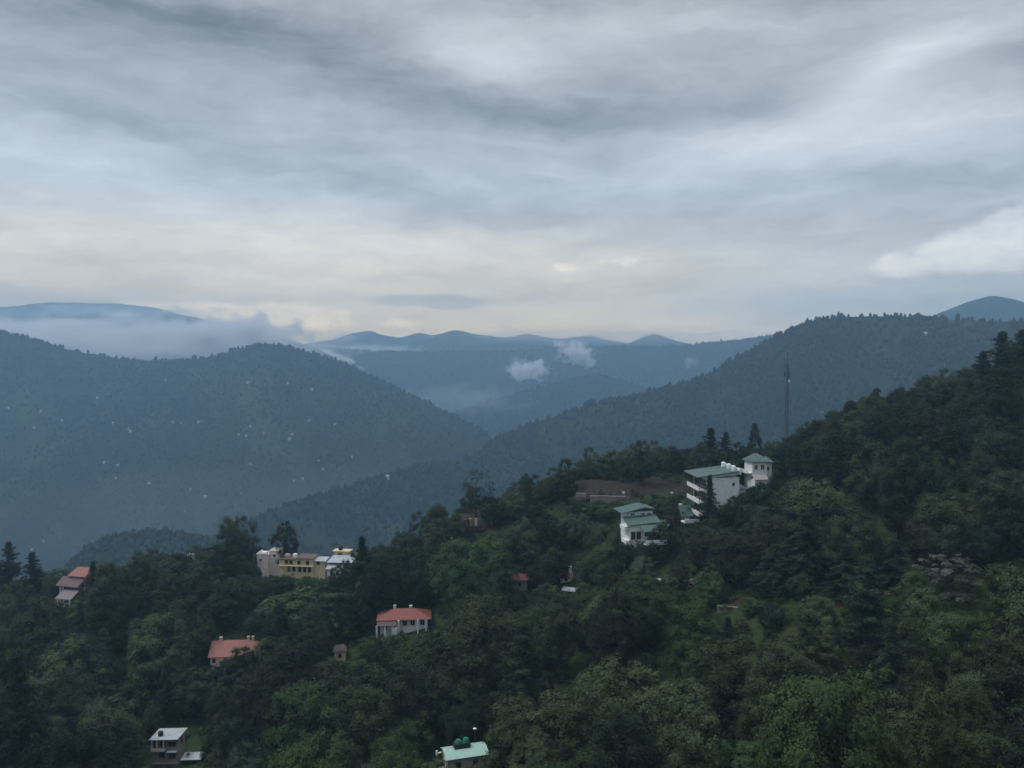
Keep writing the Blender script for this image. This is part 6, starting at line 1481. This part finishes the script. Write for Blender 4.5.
hut('edge_shack', 3, 757, 176, 10, 2.4, 2.2, 1.6, .4, MW, RTIN, 'pale shack among trees at the lower left edge', 'shack')
hut('hidden_shed', 25, 681, 208, 10, 1.6, 1.6, 2.2, .4, MW, RTIN, 'tiny pale shed between dark trees on the lower left slope', 'shed')
hut('hidden_hut', 110, 748, 180, 30, .9, 1.2, 1.6, .4, MW, RTIN, 'tiny white hut left of the concrete house', 'hut', windows=0)
hut('field_shed', 137, 679, 202, 0, 1.4, 1.2, .7, .3, MCREAM, RTIN, 'tiny cream field shed in the left woods, left of the low wall', 'shed', windows=0)
o = MBx().box(-2.2, 2.2, 0, .35, -1, .55).build('garden_wall', MCON); o.location = at(152, 680, 202); tag(o, 'low grey garden wall in the left woods', 'wall')
# white marquee top peeping in at the bottom edge
t = empty('water_tank', at(357, 776, 158), 0, 'white round tank just showing at the bottom edge', 'water tank'); MBx().cyl(0, 0, -3, .9, .55, 12).build('barrel', MTANKW, t); MBx().cyl(0, 0, .902, 1.3, .5, 12, .12).build('lid', MTANKW, t)

# ------------------------------------------------------------------ earth terrace with its retaining wall
def bank(name, p0, p1, Y0, Y1, up, mat, label):
    """cut bank of bare earth between two picture positions: a steep face and a bench behind it"""
    A = np.array(at(*p0, Y0)); Bq = np.array(at(*p1, Y1)); n = 60; V = []
    for j, (dy, dz) in enumerate(((-.6, -1.2), (0, -.4), (.5, 0.0), (5.0, .3), (6.2, .6), (7.4, up * .55), (8.8, up), (16, up + .2), (17, up - 4))):
        for i in range(n):
            t_ = i / (n - 1); p = A * (1 - t_) + Bq * t_
            e = 1 - min(1, min(t_, 1 - t_) * 7); jit = vnoise(np.array([i * .37]), np.array([j * 1.7]), 5, 2)[0]
            V.append((p[0], p[1] + dy + jit * .7, p[2] + dz - e * e * 1.5 + jit * .28))
    o_ = link(name, npmesh(name, np.array(V), grid_faces(9, n), True), mat); tag(o_, label, kind='structure')
    return o_


bank('earth_terrace', (572, 493), (700, 497), 246, 240, 2.6, MEARTH, 'bare red-brown cut terrace')
bank('earth_terrace', (455, 527), (512, 524), 252, 250, 2.0, MEARTH, 'small bare earth terrace')
def rwall(name, p0, p1, Y0, Y1, hgt, label, mat=MSTONE):
    A = np.array(at(*p0, Y0)); Bq = np.array(at(*p1, Y1)); d = Bq - A; L = float(np.hypot(d[0], d[1]))
    o_ = empty(name, tuple(A), atan2(d[1], d[0]), label, 'wall')
    sl = d[2] / L; n = max(3, int(L / 2.2)); B_ = MBx(); Bc = MBx(); rg_ = random.Random(3)
    for i in range(n):
        x0, x1 = L * i / n, L * (i + 1) / n - .02; jz = rg_.uniform(-.12, .12)
        B_.box(x0, x1, -.25, .25, sl * x0 - 1.4, sl * x0 + hgt + jz); Bc.box(x0, x1, -.31, .31, sl * x0 + hgt + jz + .002, sl * x0 + hgt + jz + .14)
    B_.build('stones', mat, o_); Bc.build('coping', MCON, o_)
    return o_


rwall('retaining_wall', (590, 498.5), (626, 499.5), 243, 242, .8, 'long low retaining wall below the red earth terrace')
rwall('retaining_wall', (627, 500), (664, 501), 241.5, 240, .7, 'right shorter stretch of retaining wall below the earth terrace')
rwall('retaining_wall', (576, 496), (586, 497), 246, 245, .9, 'stub of wall at the left end of the earth terrace')
rwall('broken_wall', (717, 609), (738, 611), 181, 179, .8, 'broken pale stone wall in the bushes right of centre')
for i, (px, py, Y, w_, lab) in enumerate(((623.5, 494, 244, .7, 'small pale crate on the earth terrace, leftmost'), (638, 497.5, 241.3, .5, 'small pale crate on the terrace edge, second from the left'),
                                          (672, 494, 241, .6, 'small pale crate on the earth terrace, rightmost'), (681, 507, 232, 1.0, 'pinkish crate left of the low pavilion'))):
    c_ = empty('crate', at(px, py, Y), .3 * i, lab, 'crate', 'pale crates on the terrace'); MBx().box(-w_ / 2, w_ / 2, -w_ / 2, w_ / 2, -.3, w_ * .8).build('box', MPINK, c_); MBx().box(-w_ / 2 - .05, w_ / 2 + .05, -w_ / 2 - .05, w_ / 2 + .05, w_ * .8 + .002, w_ * .8 + .1).build('lid', MPINK, c_)
hut('shrine', 494, 524, 250, 20, 1.1, 1.1, 1.0, .4, MW, MW, 'tiny white shrine on the small earth terrace', 'shrine', windows=0)
for px in (470, 476):
    g_ = empty('gate_post', at(px, 523, 251), 0, 'short pale gate post under the tall airy tree, %s one' % ('left' if px == 470 else 'right'), 'post', 'gate posts on the small terrace')
    MBx().box(-.35, .35, -.3, .3, -.8, 1.2).build('shaft', MCREAM, g_); MBx().box(-.42, .42, -.37, .37, 1.202, 1.38).build('cap', MCREAM, g_)
hut('pink_shed', 500.5, 520, 253, -8, 3.0, 2.0, 1.5, .3, MBRK, RPINKR, 'small shed with dull red roof behind the tiny white shrine', 'shed', windows=0)

# ------------------------------------------------------------------ lattice mast
m_ = empty('radio_mast', at(786.5, 447, 300), R(20), 'tall thin lattice radio mast rising behind the crest trees', 'mast')
Hm = 30.5; rb, rt = 0.72, 0.42
def mp(k, z): a_ = 2 * pi * k / 3; r_ = rb + (rt - rb) * z / Hm; return (cos(a_) * r_, sin(a_) * r_, z)
for k in range(3): MBx().bar(mp(k, -9), mp(k, Hm), .08, 6).build('leg', MSTEEL, m_)
B = MBx(); nz = 30
for i in range(nz):
    z0, z1 = Hm * i / nz, Hm * (i + 1) / nz
    for k in range(3): B.bar(mp(k, z0), mp((k + 1) % 3, z1),   .05, 4); B.bar(mp(k, z1), mp((k + 1) % 3, z1), .045, 4)
B.build('bracing', MSTEEL, m_)
B = MBx(); B.cyl(0, 0, Hm, Hm + 4.2, .1, 6); B.build('spike', MSTEEL, m_)
for k in range(3):
    a_ = 2 * pi * k / 3 + .5; B = MBx(); B.box(cos(a_) * .95 - .16, cos(a_) * .95 + .16, sin(a_) * .95 - .12, sin(a_) * .95 + .12, Hm - 5.2, Hm - 3.0); p_ = B.build('panel_antenna', MSTEEL, m_)
    MBx().bar((cos(a_) * .3, sin(a_) * .3, Hm - 4), (cos(a_) * .8, sin(a_) * .8, Hm - 4), .04).build('bracket', MSTEEL, p_)
B = MBx(); v, f = tube([(0, -.75, Hm - 6.2), (0, -.95, Hm - 6.2)], [.15, .5], 12); B.add(v, f); B.build('dish', MTANKW, m_)

# ------------------------------------------------------------------ scattered farmhouses on the far hillsides
FAR = [(8, 408, 2.2), (97, 335 + 63, 2.2), (40, 410, 2.0), (62, 420, 2.6), (82, 407, 1.6), (113, 423, 2.2), (130, 431, 3.0), (117, 464, 4.5), (116, 479, 2.4), (128, 428, 1.8), (149, 483, 3.2), (165, 381, 2.6), (173, 423, 2.0),
       (180, 424, 1.6), (199, 422, 3.0), (205, 498, 3.2), (184, 513, 2.6), (190, 489, 1.6), (248, 383, 3.4), (288, 383, 2.6), (312, 389, 3.2), (250, 427, 1.8), (239, 435, 2.4), (246, 437, 2.0), (264, 433, 2.0),
       (292, 435, 3.0), (289, 438, 3.4), (309, 420, 2.6), (335, 425, 3.0), (252, 464, 3.8), (322, 468, 4.4), (318, 459, 2.6), (294, 479, 2.4), (303, 478, 2.6), (242, 493, 2.0), (352, 458, 1.6), (34, 427, 1.8), (104, 462, 2.6), (43, 540, 2.4), (31, 548, 2.2)]


def on_hill(hn, px, py):
    xs, yc, zc, zat = HILLS[hn]; best = None
    t = np.arange(8, 1400, 4.0); u = (px - 512) / F
    Y0 = float(np.max(yc))
    for T in t:
        Y = Y0 - T; x = u * Y
        ycx, zcx = np.interp(x, xs, yc), np.interp(x, xs, zc)
        p = at(px, py, Y); z = float(zat(np.array([p[0]]), np.array([ycx - Y]), ycx, zcx)[0]); e = p[2] - z
        if best is not None and best[0] < 0 <= e: return (p[0], Y, z)
        best = (e,)
    return None


cnt = 0; ordn = ['first', 'second', 'third', 'fourth', 'fifth', 'sixth', 'seventh', 'eighth', 'ninth', 'tenth', 'eleventh', 'twelfth', 'thirteenth', 'fourteenth', 'fifteenth', 'sixteenth', 'seventeenth', 'eighteenth', 'nineteenth', 'twentieth']
upper = sorted([f for f in FAR if f[1] < 432]); lower = sorted([f for f in FAR if f[1] >= 432])
wl = wallmat('far_white_wall', (0.45, 0.46, 0.48)); rl = [RTIN, roofmat('blue_grey_tin', (0.26, 0.33, 0.4), (.3, .33, .36)), wl]
proto = None
for row, nm in ((upper, 'upper'), (lower, 'lower')):
    for i, (px, py, wpx) in enumerate(row):
        p = on_hill('left_hill', px, py)
        if p is None: print('no hill', px, py); continue
        L = wpx * p[1] / F * 0.8
        r_ = empty('farmhouse', (p[0], p[1] - 1, p[2] + 1.5), ((i * 37) % 7 - 3) * .12, 'tiny pale farmhouse on the hazy left hill, %s from left in the %s rows' % (ordn[i] if i < 20 else 'number %d' % (i + 1), nm), 'farmhouse', 'farmhouses on the left hill')
        hh = 1.6 + (i % 3) * .6
        MBx().box(-L / 2, L / 2, 0, 4, -2.5, hh).build('wall', wl, r_); MBx().gable(-L / 2, L / 2, 0, 4, hh + .05, 1.4, .5, .2, 0).build('roof', rl[i % 3], r_)
for i, (px, py, hn, wpx, lab) in enumerate(((925, 335, 'right_hill', 3.2, 'tiny pale house high on the right middle hill'), (823, 412, 'right_hill', 2.0, 'tiny white hut low on the right middle hill'),
                                  (388, 470 + 8, 'right_hill', 3.0, 'pale hut on the dark lower ridge in the valley'), (377, 466 + 12, 'right_hill', 2.4, 'leftmost pale hut on the dark lower ridge in the valley'))):
    p = on_hill(hn, px, py)
    if p is None: print('no hill', px, py); continue
    L = wpx * p[1] / F * 1.2
    r_ = empty('farmhouse', (p[0], p[1] - 4, p[2] + 1.0), .2 * i, lab, 'farmhouse', 'lone houses on the middle hill')
    MBx().box(-L / 2, L / 2, 0, 5, -6, 3).build('wall', wl, r_); MBx().gable(-L / 2, L / 2, 0, 5, 3.05, 1.6, .4, .2, 0).build('roof', RTIN, r_)
# ------------------------------------------------------------------ low clouds and mist lying in the valleys
def mist(px, py, Y, sx, sy, sz, dens, seed, label, scale=2.2, thr=0.42, col=(0.97, 0.98, 1.0), tilt=0.0):
    v, f = ico(3); rg_ = np.random.default_rng(seed)
    o_ = link('cloud', npmesh('cloud', v, f, True))
    o_.location = at(px, py, Y); o_.scale = (sx * Y / F, sz, sy * Y / F); o_.rotation_euler = (0, R(tilt), 0)
    m = bpy.data.materials.new('cloud'); m.use_nodes = True; nt = m.node_tree
    for n in list(nt.nodes): nt.nodes.remove(n)
    mo = nt.nodes.new('ShaderNodeOutputMaterial'); pv = nt.nodes.new('ShaderNodeVolumePrincipled'); nt.links.new(pv.outputs[0], mo.inputs['Volume'])
    oc_ = objcoord(nt); ln = nt.nodes.new('ShaderNodeVectorMath'); ln.operation = 'LENGTH'; nt.links.new(oc_, ln.inputs[0])
    r_ = N(nt, ln.outputs['Value'])
    mp_ = nt.nodes.new('ShaderNodeMapping'); nt.links.new(oc_, mp_.inputs[0]); mp_.inputs['Location'].default_value = (seed * 3.1, seed * 1.7, seed)
    ax = sx / max(sy, 1e-3); mp_.inputs['Scale'].default_value = (min(ax, 3.0), 1.0, 1.0)
    nz_ = noise(nt, mp_.outputs[0], scale, 5, 0.6)
    d = (r_ * -1.0 + 1.0) * 0.95 + (nz_ - 0.5) * 1.9
    d = d.step(thr, thr + 0.45) * dens
    nt.links.new(d.k, pv.inputs['Density']); pv.inputs['Color'].default_value = tuple(col) + (1,)
    pv.inputs['Anisotropy'].default_value = 0.2
    o_.data.materials.append(m)
    return tag(o_, label, None, None, 'stuff')


mist(528, 370, 3000, 44, 22, 110, 0.06, 1, 'small white cloud scrap left of centre in the valley', scale=2.6, thr=.46)
mist(577, 353, 3050, 44, 22, 110, 0.07, 2, 'small white cloud scrap against the middle ridge', tilt=22, scale=2.6, thr=.46)
mist(690, 362, 3000, 14, 14, 70, 0.012, 3, 'faint cloud scrap on the middle ridge')
mist(337, 356, 2500, 44, 6, 50, 0.08, 4, 'white smoke-like cloud spilling behind the left hill shoulder', tilt=24)
mist(462, 400, 2500, 90, 20, 250, 0.0010, 5, 'thin mist lying at the foot of the valley spur', thr=.1, scale=1.5)
mist(90, 344, 2750, 310, 36, 300, 0.014, 6, 'long pale cloud bank behind the left hill', scale=3.0, thr=.16)
mist(235, 336, 2800, 110, 34, 220, 0.04, 7, 'grey cumulus bank right of the distant mountain', scale=2.2, thr=.34)
mist(95, 311, 4400, 210, 17, 250, 0.008, 8, 'thin pale mist veil added over the distant mountain')  # mist spread over the mountain as extra haze to fade it
mist(600, 336, 4200, 240, 13, 300, 0.002, 9, 'pale mist along the distant ridges', thr=.2)
mist(360, 350, 4000, 90, 8, 250, 0.006, 10, 'low mist between the middle and far ridges', thr=.2)
mist(230, 520, 1560, 420, 60, 260, 0.0003, 11, 'thin valley mist at the foot of the left hill', scale=1.2, thr=.0)
# ------------------------------------------------------------------ the air: one closed box of even haze
def box_mesh(name, x0, x1, y0, y1, z0, z1):
    V = [(x, y, z) for z in (z0, z1) for y in (y0, y1) for x in (x0, x1)]
    Fc = [(0, 2, 3, 1), (4, 5, 7, 6), (0, 1, 5, 4), (2, 6, 7, 3), (0, 4, 6, 2), (1, 3, 7, 5)]
    return npmesh(name, V, Fc)


HZ_DENS = 2.9e-4
m = bpy.data.materials.new('haze'); m.use_nodes = True
nt = m.node_tree
for n in list(nt.nodes): nt.nodes.remove(n)
mo = nt.nodes.new('ShaderNodeOutputMaterial'); pv = nt.nodes.new('ShaderNodeVolumePrincipled')
nt.links.new(pv.outputs[0], mo.inputs['Volume'])
pv.inputs['Color'].default_value = (0.46, 0.72, 1.0, 1)
pv.inputs['Density'].default_value = HZ_DENS
pv.inputs['Anisotropy'].default_value = 0.5
gmin = float(min(GZ.min(), -760))
o = link('haze', box_mesh('haze', gx[0] - 40, gx[-1] + 40, gy[0] - 40, gy[-1] + 40, -1500, 345), m)
tag(o, 'blue morning haze filling the valleys', None, None, 'stuff')
